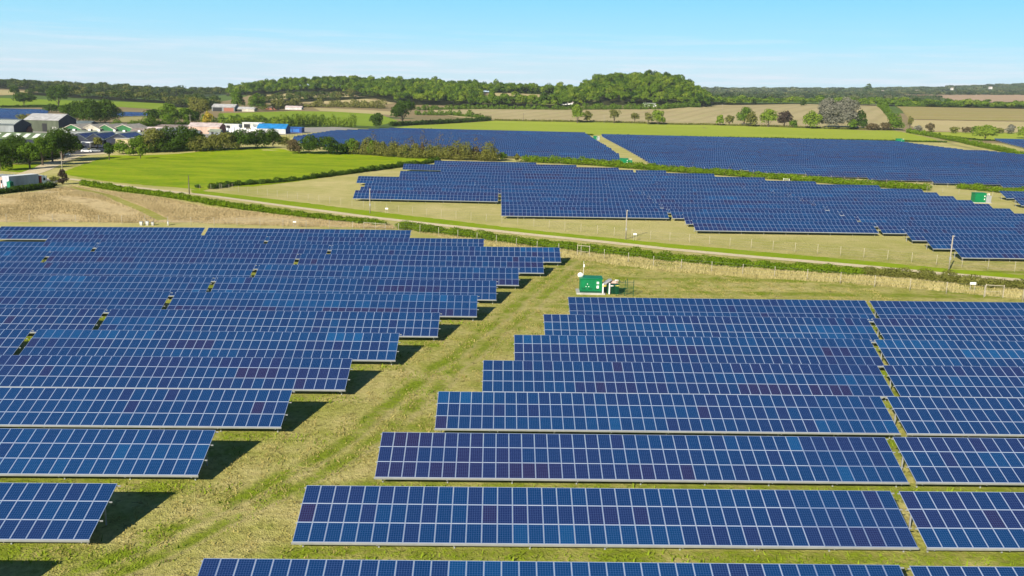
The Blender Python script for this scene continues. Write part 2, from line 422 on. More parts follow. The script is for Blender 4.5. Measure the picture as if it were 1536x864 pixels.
sheet('field', [(92, 259), (112, 251), (150, 238), (166, 233), (215, 233), (262, 231), (330, 224), (420, 223), (440, 227), (520, 228.5), (560, 233), (632, 235), (668, 236.5), (640, 242), (600, 250), (520, 262), (440, 273), (380, 280), (345, 280.5), (315, 283), (300, 287), (285, 283), (200, 276.5), (150, 270.5), (108, 264)], LUSH, 14, .03, .5, 1)
sheet('field', [(0, 247), (60, 246), (44, 260), (0, 256)], LUSH, 12, .03, .4, 2)
sheet('mound', [(-120, 300), (20, 292), (80, 283), (106, 277), (190, 291), (290, 307), (400, 320), (500, 331), (575, 336), (600, 343), (300, 334), (0, 333), (-120, 334)], TALL, 4, .02, .6, 3)
sheet('verge', [(285, 284), (420, 300), (560, 317), (800, 345.5), (1000, 365.5), (1216, 384), (1420, 403), (1640, 421), (1640, 428), (1420, 411), (1216, 393), (1000, 375), (800, 354), (560, 326.5), (420, 308.5), (290, 291.5)], VERGE, 10, .02, .3, 4)
def lane(name, line, width, mat, off, step=8):
    pts = [g(*p)[:2] for p in line]; L, Rr = [], []
    for i, p in enumerate(pts):
        d = pts[min(i+1, len(pts)-1)]-pts[max(i-1, 0)]; d = d/np.linalg.norm(d); n = np.array([-d[1], d[0]])*width/2
        L.append(p+n); Rr.append(p-n)
    return sheet(name, L+Rr[::-1], mat, step, off, 0, 0, True)
lane('road', [(60, 268), (84, 267.5), (104, 268.5), (120, 270.5), (190, 279.5), (290, 291), (400, 305.5), (480, 316), (560, 326.5), (640, 335.5), (740, 346), (840, 356.5), (1000, 373.5), (1130, 385.5), (1216, 392.5), (1300, 400), (1400, 409.5), (1536, 421), (1640, 430)], 2.7, ROADM, .05)
lane('road', [(40, 262), (62, 254), (85, 243), (104, 236), (118, 232.5), (165, 229.5)], 6.5, ROADM, .06)
sheet('car_park', [(92, 235), (104, 226), (168, 224.5), (170, 230), (120, 231.5)], TARMAC, 12, .045)
sheet('yard', [(0, 289), (30, 283.5), (78, 277), (90, 271), (70, 268), (50, 268.5), (0, 274), (-60, 280), (-60, 300)], YARD, 8, .04)
sheet('yard', [(0, 206), (60, 203), (170, 215), (250, 212), (330, 205), (410, 203), (462, 199.5), (540, 192.5), (500, 190.5), (400, 193), (330, 191), (230, 192), (150, 191), (0, 195)], YARD, 20, .04)
# the far fields
sheet('field', [(590, 191.2), (640, 186), (742, 181), (900, 183.5), (1100, 188.5), (1300, 195.5), (1345, 196), (1430, 213), (1400, 212.6), (1150, 207), (900, 202.3), (750, 197.8), (640, 194.2)], CROP, 22, .06, 1.0, 5)
sheet('field', [(1372, 198), (1545, 199.5), (1640, 200), (1640, 213), (1545, 211.5), (1470, 211.3), (1425, 206)], CROP, 22, .06, 1.0, 6)
sheet('field', [(640, 163.5), (700, 162), (850, 163), (1000, 161), (1100, 157), (1200, 155.5), (1325, 157), (1338, 190), (1300, 194.5), (1100, 187.5), (900, 182.5), (742, 180), (690, 177), (650, 171)], TILL, 14, .35, 1.2, 7)
sheet('field', [(1338, 158), (1640, 159), (1640, 183), (1500, 181.5), (1362, 179)], TILL2, 16, .35, 1.2, 8)
sheet('field', [(1362, 180), (1500, 182.3), (1640, 184), (1640, 199), (1536, 198.8), (1376, 197)], STUB, 24, .08, 1.2, 9)
sheet('field', [(1350, 142), (1450, 140), (1640, 139.5), (1640, 157), (1536, 155.5), (1440, 152)], REDSOIL, 60, .5, 3, 10)
sheet('field', [(1190, 145.5), (1232, 145), (1230, 151), (1185, 151)], REDSOIL, 60, .5, 2, 11)
sheet('field', [(328, 170), (440, 166.5), (560, 168.5), (598, 181), (560, 189.5), (455, 184), (330, 181)], CROP2, 24, .07, 1, 12)
sheet('field', [(470, 161.5), (588, 167.5), (592, 173), (480, 166.5)], STUB, 24, .09, 1, 13)
sheet('field', [(372, 145.5), (395, 140), (440, 139), (520, 144), (592, 155), (560, 159), (440, 153), (385, 151)], STUB, 24, .3, 1, 14)
sheet('field', [(-80, 146), (0, 147), (110, 151), (240, 155), (302, 157.5), (280, 165), (235, 164), (170, 160), (100, 158), (0, 158.5), (-80, 158)], CROP2, 24, .12, 1, 15)
sheet('field', [(-80, 134), (0, 135), (57, 138), (57, 142), (0, 143), (-80, 142)], STUB, 24, .25, 1, 16)
sheet('field', [(722, 151), (734, 141), (772, 137.5), (818, 142), (806, 151), (760, 154)], STUB, 24, .35, 1, 17)
sheet('field', [(178, 183), (182, 175), (230, 168), (238, 180), (200, 184)], PALE, 20, .07, 1, 18)
lane('track', [(1345, 196), (1372, 201), (1400, 207), (1440, 219), (1490, 229), (1536, 238), (1600, 252)], 6.0, PALE, .08, 12)

lane('path', [(104, 280), (140, 288), (180, 301), (215, 315), (245, 330)], 2.6, field_mat('worn_green_path', (.27, .27, .05), (.36, .34, .09), (.42, .36, .15), .1), .05, 5)

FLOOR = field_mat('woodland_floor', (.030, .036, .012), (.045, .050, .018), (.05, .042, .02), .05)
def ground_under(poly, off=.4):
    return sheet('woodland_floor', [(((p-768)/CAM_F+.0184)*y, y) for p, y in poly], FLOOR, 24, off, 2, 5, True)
# ================================================================ SOLAR TABLES
TILT = R(20.7); MW, ML = 1.01, 1.67
CT, ST = math.cos(TILT), math.sin(TILT); LOW = 0.80
def panel_material(name, per_object):
    k = NT(name)
    at = k.n('ShaderNodeAttribute', attribute_type='OBJECT' if per_object else 'GEOMETRY'); at.attribute_name = 'shade'
    sh = at.outputs['Fac']
    uv = k.n('ShaderNodeUVMap').outputs[0]
    sp = k.n('ShaderNodeSeparateXYZ'); k.set(sp.inputs[0], uv); u, v = sp.outputs[0], sp.outputs[1]
    cr = k.n('ShaderNodeValToRGB'); k.set(cr.inputs[0], sh); e = cr.color_ramp.elements
    e[0].position = 0.0; e[0].color = (.018, .009, .042, 1); e[1].position = 1.0; e[1].color = (.003, .062, .175, 1)
    for pos, c in ((.22, (.009, .014, .068, 1)), (.5, (.002, .023, .088, 1)), (.75, (.002, .032, .110, 1))):
        q = e.new(pos); q.color = c
    # crystalline flecks, cell gaps and busbars
    fl = k.noise(k.mapping(uv, (26, 43, 1)), 1.0, 2, .6)
    cell = k.mix(k.ramp(fl, .3, .7, 0, .22), cr.outputs[0], (.008, .055, .18))
    def grid(val, n, wd):
        f = k.math('FRACT', k.math('MULTIPLY', val, n))
        return k.math('GREATER_THAN', k.math('ABSOLUTE', k.math('SUBTRACT', f, .5)), .5-wd)
    uc = k.ramp(u, .045, .955); vc = k.ramp(v, .03, .97)
    gap = k.math('MAXIMUM', grid(uc, 6, .028), grid(vc, 10, .028))
    col = k.mix(k.math('MULTIPLY', gap, .70), cell, (.11, .19, .40))
    edge = k.math('MAXIMUM', k.math('GREATER_THAN', k.math('ABSOLUTE', k.math('SUBTRACT', u, .5)), .5-.0145),
                  k.math('GREATER_THAN', k.math('ABSOLUTE', k.math('SUBTRACT', v, .5)), .5-.012))
    col = k.mix(edge, col, (.36, .39, .44) if per_object else (.21, .24, .31))
    rough = k.ramp(edge, 0, 1, .16, .42)
    return k.done(k.pbr(col, rough, None, 0, .20))
PAN_OBJ = panel_material('solar_cell_glass', True); PAN_MESH = panel_material('solar_cell_glass_row', False)
ALU = plain('brushed_aluminium', (.42, .43, .43), .42, .35, .08, 2.0)
GALV = plain('galvanised_steel', (.38, .39, .40), .5, .35, .12, 2.0)

def module_geo(i, j, thick=.04):
    """eight corners of one module in the plane of the table (u along the row, s up the slope)"""
    x0, x1 = i*MW+.008, (i+1)*MW-.008; s0, s1 = j*ML+.008, (j+1)*ML-.008
    vs = []
    for n in (-thick, 0.0):
        for x, s in ((x0, s0), (x1, s0), (x1, s1), (x0, s1)):
            vs.append((x, s*CT-n*ST, LOW+s*ST+n*CT))
    return vs
MOD_F = [(4, 5, 6, 7), (0, 3, 2, 1), (0, 1, 5, 4), (1, 2, 6, 5), (2, 3, 7, 6), (3, 0, 4, 7)]
MOD_UV = [(0, 0), (1, 0), (1, 1), (0, 1)]
def modules_mesh(name, cells, shades, mat, box=True):
    V, F, UV, SH = [], [], [], []
    fs = MOD_F if box else MOD_F[:1]
    for (i, j), s in zip(cells, shades):
        o = len(V); V += module_geo(i, j)
        for q, f in enumerate(fs):
            F.append([o+a for a in f]); SH.append(s)
            UV += MOD_UV if q == 0 else [(0, 0)]*4
    me = raw_mesh(name, np.array(V), np.array(F), mat)
    ul = me.uv_layers.new(name='UVMap'); ul.data.foreach_set('uv', np.array(UV, np.float32).ravel())
    at = me.attributes.new('shade', 'FLOAT', 'FACE'); at.data.foreach_set('value', np.array(SH, np.float32))
    return me
def single_module():
    me = modules_mesh('solar_panel', [(0, 0)], [0], PAN_OBJ)
    # recentre: the object sits at the module's lower left corner
    return me
MODULE = single_module()
PRNG = random.Random(7)
def shade_rows(n, tone):
    """shade per module, drifting along each of the three strings with odd panels thrown in"""
    out = {}
    for j in range(3):
        base = tone+PRNG.uniform(-.16, .16); run = 0
        for i in range(n):
            if run <= 0: run = PRNG.randint(3, 14); off = PRNG.gauss(0, .13)
            run -= 1
            v = base+off+PRNG.gauss(0, .07)
            if PRNG.random() < .035: v += PRNG.choice((-.34, -.25, .28))
            out[(i, j)] = min(1, max(0, v))
    return out
POST_F = MB().box((0, 0, .60), (.10, .07, 1.2)).mesh('support_post', GALV)
POST_B = MB().box((0, 0, 1.05), (.10, .07, 2.1)).mesh('support_post', GALV)
RAFT = MB()
RAFT.prism([(-.03, -.02, LOW-.13-.10), (.03, -.02, LOW-.13-.10), (.03, -.02, LOW-.13), (-.03, -.02, LOW-.13)], (0, 4.95*CT, 4.95*ST))
RAFTER = RAFT.mesh('rafter', GALV)
_purlin = {}
def purlin_mesh(n, front):
    key = (n, front)
    if key not in _purlin:
        L = n*MW; m = MB()
        if front: m.box((L/2, -.05, LOW-.075), (L+.10, .09, .13), 0, 0, TILT)
        else: m.box((L/2+.06, 0, 0), (L+.36, .06, .08), 0, 0, TILT)
        _purlin[key] = m.mesh('rail', ALU)
    return _purlin[key]
PURL_S = (1.67, 3.34, 4.85)
def table(x0, yl, n, label, level, tone, group):
    """one mounted table of n x 3 modules; level 2 = every module an object, 1 = one surface, 0 = far row"""
    L = n*MW; z0, z1 = h1(x0, yl+2), h1(x0+L, yl+2)
    z0 += PRNG.uniform(-.03, .03); z1 += PRNG.uniform(-.03, .03)
    t = thing('solar_table', label, 'solar panels', (x0, yl, z0), 0, group)
    t.rotation_euler = (PRNG.gauss(0, .003), -math.atan2(z1-z0, L), 0)
    sh = shade_rows(n, tone)
    if level == 2:
        cells = [(i, j) for j in range(3) for i in range(n)]
        # the hundred that lie nearest the middle of the picture are parts of their own
        vis = sorted(cells, key=lambda c: abs(x0+c[0]*MW-(0.012*yl)))
        own, rest = vis[:100], vis[100:]
        for c in own:
            o = link('solar_panel', MODULE, t, (c[0]*MW, c[1]*ML*CT, c[1]*ML*ST)); o['shade'] = sh[c]
        if rest:
            o = link('solar_panel', modules_mesh('solar_panel', rest, [sh[c] for c in rest], PAN_MESH), t); o['kind'] = 'stuff'
        link('front_rail', purlin_mesh(n, True), t)
        for s in PURL_S: link('rail', purlin_mesh(n, False), t, (0, s*CT+.09*ST, LOW+s*ST-.09*CT))
        nf = max(2, int(L/4.5)+1)
        for q in range(nf):
            xx = .5+(L-1.0)*q/(nf-1)
            link('rafter', RAFTER, t, (xx, 0, 0))
            link('support_post', POST_F, t, (xx, .85, -.25)); link('support_post', POST_B, t, (xx, 3.6, -.25))
    elif level == 1:
        cells = [(i, j) for j in range(3) for i in range(n)]
        link('panel_surface', modules_mesh('panel_surface', cells, [sh[c] for c in cells], PAN_MESH), t)
        link('front_rail', purlin_mesh(n, True), t)
        for s in PURL_S: link('rail', purlin_mesh(n, False), t, (0, s*CT+.09*ST, LOW+s*ST-.09*CT))
        nf = max(2, int(L/4.5)+1)
        for q in range(nf):
            xx = .5+(L-1.0)*q/(nf-1)
            link('support_post', POST_F, t, (xx, .85, -.25)); link('support_post', POST_B, t, (xx, 3.6, -.25))
    else:
        cells = [(i, j) for j in range(3) for i in range(n)]
        link('panel_surface', modules_mesh('panel_surface', cells, [sh[c] for c in cells], PAN_MESH, False), t)
        m = MB(); m.box((L/2, 2.35, LOW+.89-.06), (L-.06, 4.98, .05), 0, 0, TILT)
        for q in range(int(L/9)+1):
            m.box((1+q*9 if 1+q*9 < L else L-1, 1.0, .35), (.12, .1, 1.3)); m.box((1+q*9 if 1+q*9 < L else L-1, 3.6, .8), (.12, .1, 2.0))
        m.build('support_frame', GALV, t)
    return t
ORD = ['front', 'second', 'third', 'fourth', 'fifth', 'sixth', 'seventh', 'eighth', 'ninth', 'tenth', 'eleventh', 'twelfth', 'thirteenth', 'fourteenth', 'fifteenth', 'sixteenth', 'seventeenth', 'eighteenth', 'nineteenth', 'twentieth']
TAB = ['first', 'second', 'third', 'fourth', 'fifth']
def rowY(k): return 53.2+10.13*(k-1)
LEND = {0: -29.2, 1: -25.6, 2: -22.0, 3: -18.2, 4: -14.4, 5: -10.7, 6: -6.8, 7: -2.4, 8: .1, 9: 3.5, 10: 7.8, 11: 11.3, 12: -2.4, 13: -17.2}
TL40 = 40*MW
for k, xe in LEND.items():
    y = rowY(k); xl = -.575*(y+8)-3; x = xe; q = 0
    while x > xl and q < 4:
        if k == 12 and q == 2: break
        x0 = x-TL40; n = 40
        lvl = 2 if (k <= 6 and k > 0) else 1
        if k == 0: lab = 'solar table mostly out of view at the bottom left, casting a dark triangle of shadow'
        elif q == 0: lab = f'solar table ending at the grass aisle, {ORD[k-1]} left-hand row from the bottom'
        else: lab = f'{TAB[q]} solar table leftward from the grass aisle, {ORD[k-1]} row from the bottom'
        table(x0, y, n, lab, lvl, .5+.05*math.sin(k*1.7+q), 'solar tables left of the grass aisle')
        x = x0-.7; q += 1
RST = [-16.5, -12.7, -8.8, -5.0, -1.1, 2.2, 6.0, 9.8]
for k, xs in enumerate(RST):
    y = rowY(k); x = xs; q = 0
    while x < .60*(y+6)+2:
        lab = (f'solar table starting at the grass aisle, {ORD[k]} right-hand row from the bottom' if q == 0 else
               f'{TAB[q]} solar table rightward from the grass aisle, {ORD[k]} row from the bottom')
        table(x, y, 40, lab, 2 if k <= 6 else 1, .5+.05*math.sin(k*2.3+q+1), 'solar tables right of the grass aisle')
        x += TL40+.6; q += 1
# the block beyond the road
MIDX = {0: (86.9, 125), 1: (86.3, 129), 2: (86.7, 133.2), 3: (43.3, 133.2), 4: (43.0, 133.2), 5: (1, 133.2), 6: (1, 133.2), 7: (1, 133.2),
        8: (-39.8, 133.2), 9: (-39.8, 133.2), 10: (-39.8, 133.2), 11: (-38.8, 133.2), 12: (-45, 124), 13: (-32.5, 106), 14: (-34.3, 92),
        15: (-20.5, 77.5), 16: (-20, 62), 17: (-36, 46.3), 18: (-20, 30.6), 19: (-25.3, 16)}
MIDGAP = [-39.8, 1.0, 42.3, 84.8, 133.2]
def mid_y(k): return (164.6+10.13*k) if k < 8 else (163.2+10.2*k)
for k, (xa, xb) in MIDX.items():
    y = mid_y(k); cuts = [xa]+[c+((k*17) % 23-11 if k > 9 else 0) for c in MIDGAP[1:4] if xa+18 < c < xb-18]+[xb]
    for q in range(len(cuts)-1):
        a, b = cuts[q], cuts[q+1]; n = int((b-a-(.9 if q < len(cuts)-2 else 0))/MW)
        if n < 3: continue
        if q == 0 and len(cuts) > 2:
            if k > 9: n = int((b-a-.1)/MW)
            a = b-(.9 if k <= 9 else .15)-n*MW
        table(a, y, n, f'{TAB[q]} solar table from the left, {ORD[k]} row of the block beyond the road',
              1 if k < 12 else 0, .46+.05*math.sin(k*1.3+q*2), 'solar tables in the block beyond the road')
# the far blocks behind the green hedge
for r in range(26):
    y = 405+11.0*r+0.05*r*r; t = (y-400)/250
    xe = 56.7+9*t-(0 if r > 1 else 2); xa = float(np.interp(y, [400, 440, 480, 535, 640], [-25, -72, -103, -121, -117]))
    if r == 0: xa = 14
    if y > 640: xa = -118+(y-640)*.45
    n = int((xe-xa)/MW)
    table(xa, y, n, f'long solar table far off left of the pale grass strip, row {r+1} from its front', 0, .55+.05*math.sin(r), 'long solar tables far off left of the pale grass strip')
for r in range(37):
    y = 312+10.4*r
    xa = 64.5+(372-y)*1.86 if y < 372 else 64.5+(y-372)*.042
    xe = min(300, .62*y+20) if y < 470 else min(300+(y-480)*.02, .62*y)
    if y > 560: xe = 291+(y-560)*.12
    n = int((xe-xa)/MW)
    table(xa, y, n, f'long solar table far off right of the pale grass strip, row {r+1} from its front', 0, .52+.05*math.sin(r*1.9), 'long solar tables far off right of the pale grass strip')

# far away at the left: two more solar fields beyond the dark trees
for r in range(22):
    y = 765+11.5*r; xa = -.60*y; xb = (-.555+.035*(r/22))*y+4
    xb = -.515*y if r < 14 else -.49*y
    n = int((xb-xa)/MW)
    table(xa, y, n, f'long solar table in the distant field at far left, row {r+1} from its front', 0, .62, 'solar tables in the distant field at far left')
for r in range(12):
    y = 860+12*r; xa = -.468*y; xb = (-.44-.0015*r+.010*r)*y
    n = int((xb-xa)/MW)
    table(xa, y, n, f'distant solar table right of the dark trees, row {r+1} from its front', 0, .6, 'solar tables in the small distant field behind the sheds')
for r, (y, xa, n) in enumerate(((253.5, 149, 30), (263.6, 154.5, 30), (273.8, 156, 30))):
    table(xa, y, n, f'solar table beside the right green cabinet, {ORD[r]} row from the bottom', 1, .48, 'solar tables beside the right green cabinet')
for r in range(13):
    y = 630+12*r; xa = (.590-.04*r/12)*y; n = int((.64*y-xa)/MW)
    table(xa, y, n, f'long solar table in the small field at the right edge, row {r+1} from its front', 0, .58, 'solar tables in the small field at the right edge')
# ================================================================ VEGETATION
def foliage(name, col, alt, trans=.22, scale=.35, tone=None):
    k = NT(name); P = k.pos(); geo = k.n('ShaderNodeNewGeometry')
    oi = k.n('ShaderNodeObjectInfo')
    a = k.noise(P, scale, 3, .6)
    f = k.math('ADD', k.math('MULTIPLY', k.ramp(a, .34, .66), .55), k.math('MULTIPLY', geo.outputs['Random Per Island'], .45))
    c = k.mix(f, col, alt)
    if tone:      # each crown of a wood has a hue of its own
        at = k.n('ShaderNodeAttribute', attribute_type='GEOMETRY'); at.attribute_name = 'shade'
        c = k.mix(k.ramp(at.outputs['Fac'], .55, 1.0), c, tone[0]); c = k.mix(k.ramp(at.outputs['Fac'], .40, 0), c, tone[1])
    d = k.n('ShaderNodeBsdfDiffuse'); k.set(d.inputs[0], c)
    t = k.n('ShaderNodeBsdfTranslucent'); k.set(t.inputs[0], k.mix(.5, c, (.20, .26, .02)))
    m = k.n('ShaderNodeMixShader'); m.inputs[0].default_value = trans
    k.set(m.inputs[1], d.outputs[0]); k.set(m.inputs[2], t.outputs[0])
    return k.done(m.outputs[0])
F_DARK = foliage('dark_leaves', (.026, .052, .008), (.070, .125, .016))
F_MID = foliage('green_leaves', (.055, .105, .010), (.135, .220, .020))
F_LIGHT = foliage('light_green_leaves', (.110, .175, .016), (.230, .310, .032))
F_OLIVE = foliage('olive_leaves', (.100, .110, .024), (.205, .205, .050))
F_BROWN = foliage('brownish_leaves', (.085, .065, .030), (.160, .125, .060))
F_GREY = foliage('silver_leaves', (.11, .112, .085), (.25, .24, .19))
F_PURPLE = foliage('purplish_leaves', (.035, .026, .022), (.085, .060, .045))
F_YELLOW = foliage('yellow_leaves', (.30, .22, .02), (.50, .38, .05))
F_WOOD = foliage('woodland_leaves', (.040, .080, .008), (.140, .225, .016), .18, .09, ((.175, .235, .022), (.026, .060, .008)))
F_WOODD = foliage('dark_woodland_leaves', (.028, .055, .012), (.085, .120, .020), .15, .06, ((.13, .135, .035), (.020, .038, .012)))
F_FAR = foliage('distant_woodland_leaves', (.034, .060, .026), (.085, .115, .045), .15, .012, ((.13, .14, .06), (.025, .042, .025)))
F_HEDGE = foliage('hedge_leaves', (.070, .130, .006), (.165, .250, .014), .2, .25)
F_STRAW = foliage('dry_grass_blades', (.44, .37, .15), (.64, .55, .27), .3, .25)
F_RANK = foliage('brown_grass_blades', (.40, .305, .155), (.66, .53, .30), .3, .10)
F_TUFT = foliage('short_grass_blades', (.20, .18, .045), (.54, .44, .17), .25, .5)
F_GREEN = foliage('green_grass_blades', (.13, .20, .010), (.28, .36, .03), .25, .5)
BARK = plain('bark', (.13, .10, .075), .9, 0, .25, 2.0)
def unit(v): return v/np.maximum(np.linalg.norm(v, axis=1, keepdims=True), 1e-9)
def leaf_quads(pos, nrm, size, rng, aspect=1.0):
    n = len(pos); a = rng.normal(size=(n, 3)); t = unit(np.cross(nrm, a)); b = np.cross(nrm, t)
    s = (size*rng.uniform(.6, 1.35, n))[:, None]*.5
    t = t*s; b = b*s*aspect
    V = np.stack([pos-t-b*.6, pos+t*.8-b, pos+t+b*.7, pos-t*.7+b], 1).reshape(-1, 3)
    return V, np.arange(4*n).reshape(n, 4)
def lobes_leaves(C, Rd, n, size, rng, low=-.55, shell=(.70, 1.04)):
    """C (k,3) lobe centres, Rd (k,3) radii: n leaves spread near the lobes' surfaces"""
    wgt = (Rd[:, 0]*Rd[:, 2]); idx = rng.choice(len(C), n, p=wgt/wgt.sum())
    d = unit(rng.normal(size=(n, 3))); bad = d[:, 2] < low; d[bad, 2] *= -.5; d = unit(d)
    pos = C[idx]+Rd[idx]*d*rng.uniform(shell[0], shell[1], (n, 1))
    nr = unit(d+rng.normal(size=(n, 3))*.5)
    return leaf_quads(pos, nr, np.full(n, size), rng)
VR = np.random.default_rng(11)
def tree(px, py, hpx, wpx, mat, label, name='tree', cat='tree', style='round', group=None, dens=1.0, trunk=None):
    p = g(px, py); Y = p[1]; m = mpp(Y); Ht, W = hpx*m, wpx*m*1.12
    p = p-np.array([0, 0, .15]); rng = VR
    t = thing(name, label, cat, p, 0, group)
    size = max(.20, 1.45*m)
    if style == 'bush': z0, nl = .0, int(7+W)
    elif style == 'tall': z0, nl = .06*Ht, 13
    elif style == 'open': z0, nl = .17*Ht, 13
    else: z0, nl = .09*Ht, 13
    nl = min(nl, 16); R_ = W/2; cz = (z0+Ht)/2; hz = (Ht-z0)/2
    C = np.zeros((nl, 3)); Rd = np.zeros((nl, 3))
    for i in range(nl):
        a = 2*math.pi*i/nl*2.4+rng.uniform(-.5, .5); zz = rng.uniform(-.66, .75) if style != 'bush' else rng.uniform(-.82, .62)
        rr = (1-zz*zz*.72)**.5*R_*rng.uniform(.35, .68)
        C[i] = (rr*math.cos(a), rr*math.sin(a), cz+zz*hz*.78)
        q = rng.uniform(.28, .46); Rd[i] = (R_*q*1.15, R_*q*1.15, min(hz*.5, R_*q*1.15)*rng.uniform(.85, 1.15))
    C[0] = (0, 0, cz); Rd[0] = (R_*.66, R_*.66, hz*(.78 if style != 'bush' else .95))
    C[1] = (R_*rng.uniform(-.2, .2), R_*rng.uniform(-.2, .2), Ht-hz*.34); Rd[1] = (R_*.42, R_*.42, hz*.36)
    n = int(min(9000, max(260, 5.2*dens*W*Ht/size**2)))
    V, F = lobes_leaves(C, Rd, n, size, rng)
    V[:, 2] = np.maximum(V[:, 2], .05)
    link('crown', raw_mesh('crown', V, F, mat), t)
    mb = MB(); tr = max(.12, .032*Ht) if style != 'bush' else .06
    if style == 'bush':
        for i in range(4):
            mb.tube((rng.uniform(-.1, .1)*W, rng.uniform(-.1, .1)*W, -.1), (C[i][0]*.8, C[i][1]*.8, Ht*.6), tr, tr*.4, 5)
        mb.build('stem', BARK, t)
    else:
        top = (rng.uniform(-.04, .04)*W, rng.uniform(-.04, .04)*W, z0+.35*(Ht-z0))
        mb.tube((0, 0, -.1), (0, 0, .05*Ht), tr*1.5, tr, 7); mb.tube((0, 0, .05*Ht), top, tr, tr*.7, 7)
        for i in range(2, min(nl, 8)):
            mb.tube(top if i % 2 else (0, 0, z0*.9), tuple(C[i]), tr*.45, tr*.12, 5)
        mb.build('trunk', BARK, t)
    return t
def hedge(line, hpx, width, mat, label, name='hedge', cat='hedge', dens=1.3, irregular=.13, seed=1, mats2=None, taper=True):
    """hedge along a surveyed line: clumps of leaves over an uneven top"""
    rng = np.random.default_rng(seed); P = [g(*q) for q in line]
    Vs, Fs, MI, o = [], [], [], 0
    base = P[0].copy()
    for a, b in zip(P, P[1:]):
        L = np.linalg.norm(b-a); Ym = (a[1]+b[1])/2; m = mpp(Ym); Hh = hpx*m; size = max(.16, 1.25*m)
        nc = max(2, int(L/(width*.38)))
        tt = (np.arange(nc)+rng.uniform(.1, .9, nc))/nc
        C = a+(b-a)*tt[:, None]+np.c_[rng.normal(0, width*.12, nc), rng.normal(0, width*.12, nc), np.zeros(nc)]
        hh = Hh*np.clip(rng.normal(1, irregular, nc), .45, 1.7)
        C[:, 2] = H(C[:, 0], C[:, 1])+hh*.48
        Rd = np.c_[np.full(nc, width*.62), np.full(nc, width*.62), hh*.55]
        n = int(max(60, dens*3.6*L*(Hh+width*.6)/size**2)); n = min(n, 26000)
        V, F = lobes_leaves(C, Rd, n, size, rng, -.9, (.62, 1.05))
        gz = H(V[:, 0], V[:, 1]); V[:, 2] = np.maximum(V[:, 2], gz+.02)
        Vs.append(V-base); Fs.append(F+o); o += len(V)
    t = thing(name, label, cat, base)
    link('foliage', raw_mesh('foliage', np.concatenate(Vs), np.concatenate(Fs), mat), t)
    return t
def wood(label, name, regions, mat, spacing, hrange, seed, leaf=1.25, per=120):
    """woodland: many crowns that read as one mass; regions are (x, y) polygons given as (bearing pixel, distance)"""
    rng = np.random.default_rng(seed); Cs, Rs, Ts = [], [], []
    for reg in regions:
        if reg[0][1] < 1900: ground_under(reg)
        poly = [((p-768)/CAM_F+.0184, y) for p, y in reg]
        pw = np.array([(u*y, y) for u, y in poly]); lo, hi = pw.min(0), pw.max(0)
        xs = np.arange(lo[0], hi[0], spacing); ys = np.arange(lo[1], hi[1], spacing)
        X, Yy = np.meshgrid(xs, ys); X = X.ravel()+rng.uniform(-.48, .48, X.size)*spacing; Yy = Yy.ravel()+rng.uniform(-.48, .48, Yy.size)*spacing
        ins = np.zeros(X.size, bool); n = len(pw)
        for i in range(n):
            (x1, y1), (x2, y2) = pw[i], pw[(i+1) % n]
            c = ((y1 > Yy) != (y2 > Yy)) & (X < (x2-x1)*(Yy-y1)/(y2-y1+1e-12)+x1); ins ^= c
        X, Yy = X[ins], Yy[ins]
        Z = H(X, Yy); ht = rng.uniform(*hrange, X.size)*rng.choice([1, 1, 1, .75, 1.15], X.size)
        tone = np.clip(rng.normal(.5, .27, X.size), 0, 1); big = rng.uniform(size=X.size); r = spacing*(.40+.26*big); ht = ht*(.72+.42*big)
        for q in range(6):
            a = rng.uniform(0, 6.28, X.size); k = (0 if q == 0 else .52)*r
            zz = ht*(.66 if q == 0 else 1)*(1 if q == 0 else rng.uniform(.40, .84, X.size))
            Cs.append(np.c_[X+k*np.cos(a), Yy+k*np.sin(a), Z+zz]); rr = r*(.80 if q == 0 else .46)*rng.uniform(.8, 1.15, X.size)
            Rs.append(np.c_[rr, rr, ht*(.30 if q == 0 else .17)]); Ts.append(np.clip(tone+rng.normal(0, .06, X.size), 0, 1))
    C = np.concatenate(Cs); Rd = np.concatenate(Rs); Tn = np.concatenate(Ts)
    n = int(len(C)/6*per); wg = Rd[:, 0]*Rd[:, 2]; idx = np.sort(rng.choice(len(C), n, p=wg/wg.sum()))
    d = unit(rng.normal(size=(n, 3))); bad = d[:, 2] < -.35; d[bad, 2] *= -.5; d = unit(d)
    V, F = leaf_quads(C[idx]+Rd[idx]*d*rng.uniform(.8, 1.05, (n, 1)), unit(d+rng.normal(size=(n, 3))*.4), np.full(n, leaf), rng)
    me = raw_mesh(name, V, F, mat); at = me.attributes.new('shade', 'FLOAT', 'FACE'); at.data.foreach_set('value', Tn[idx].astype(np.float32))
    o = link(name, me); tag(o, label, 'woodland', None, 'stuff'); return o

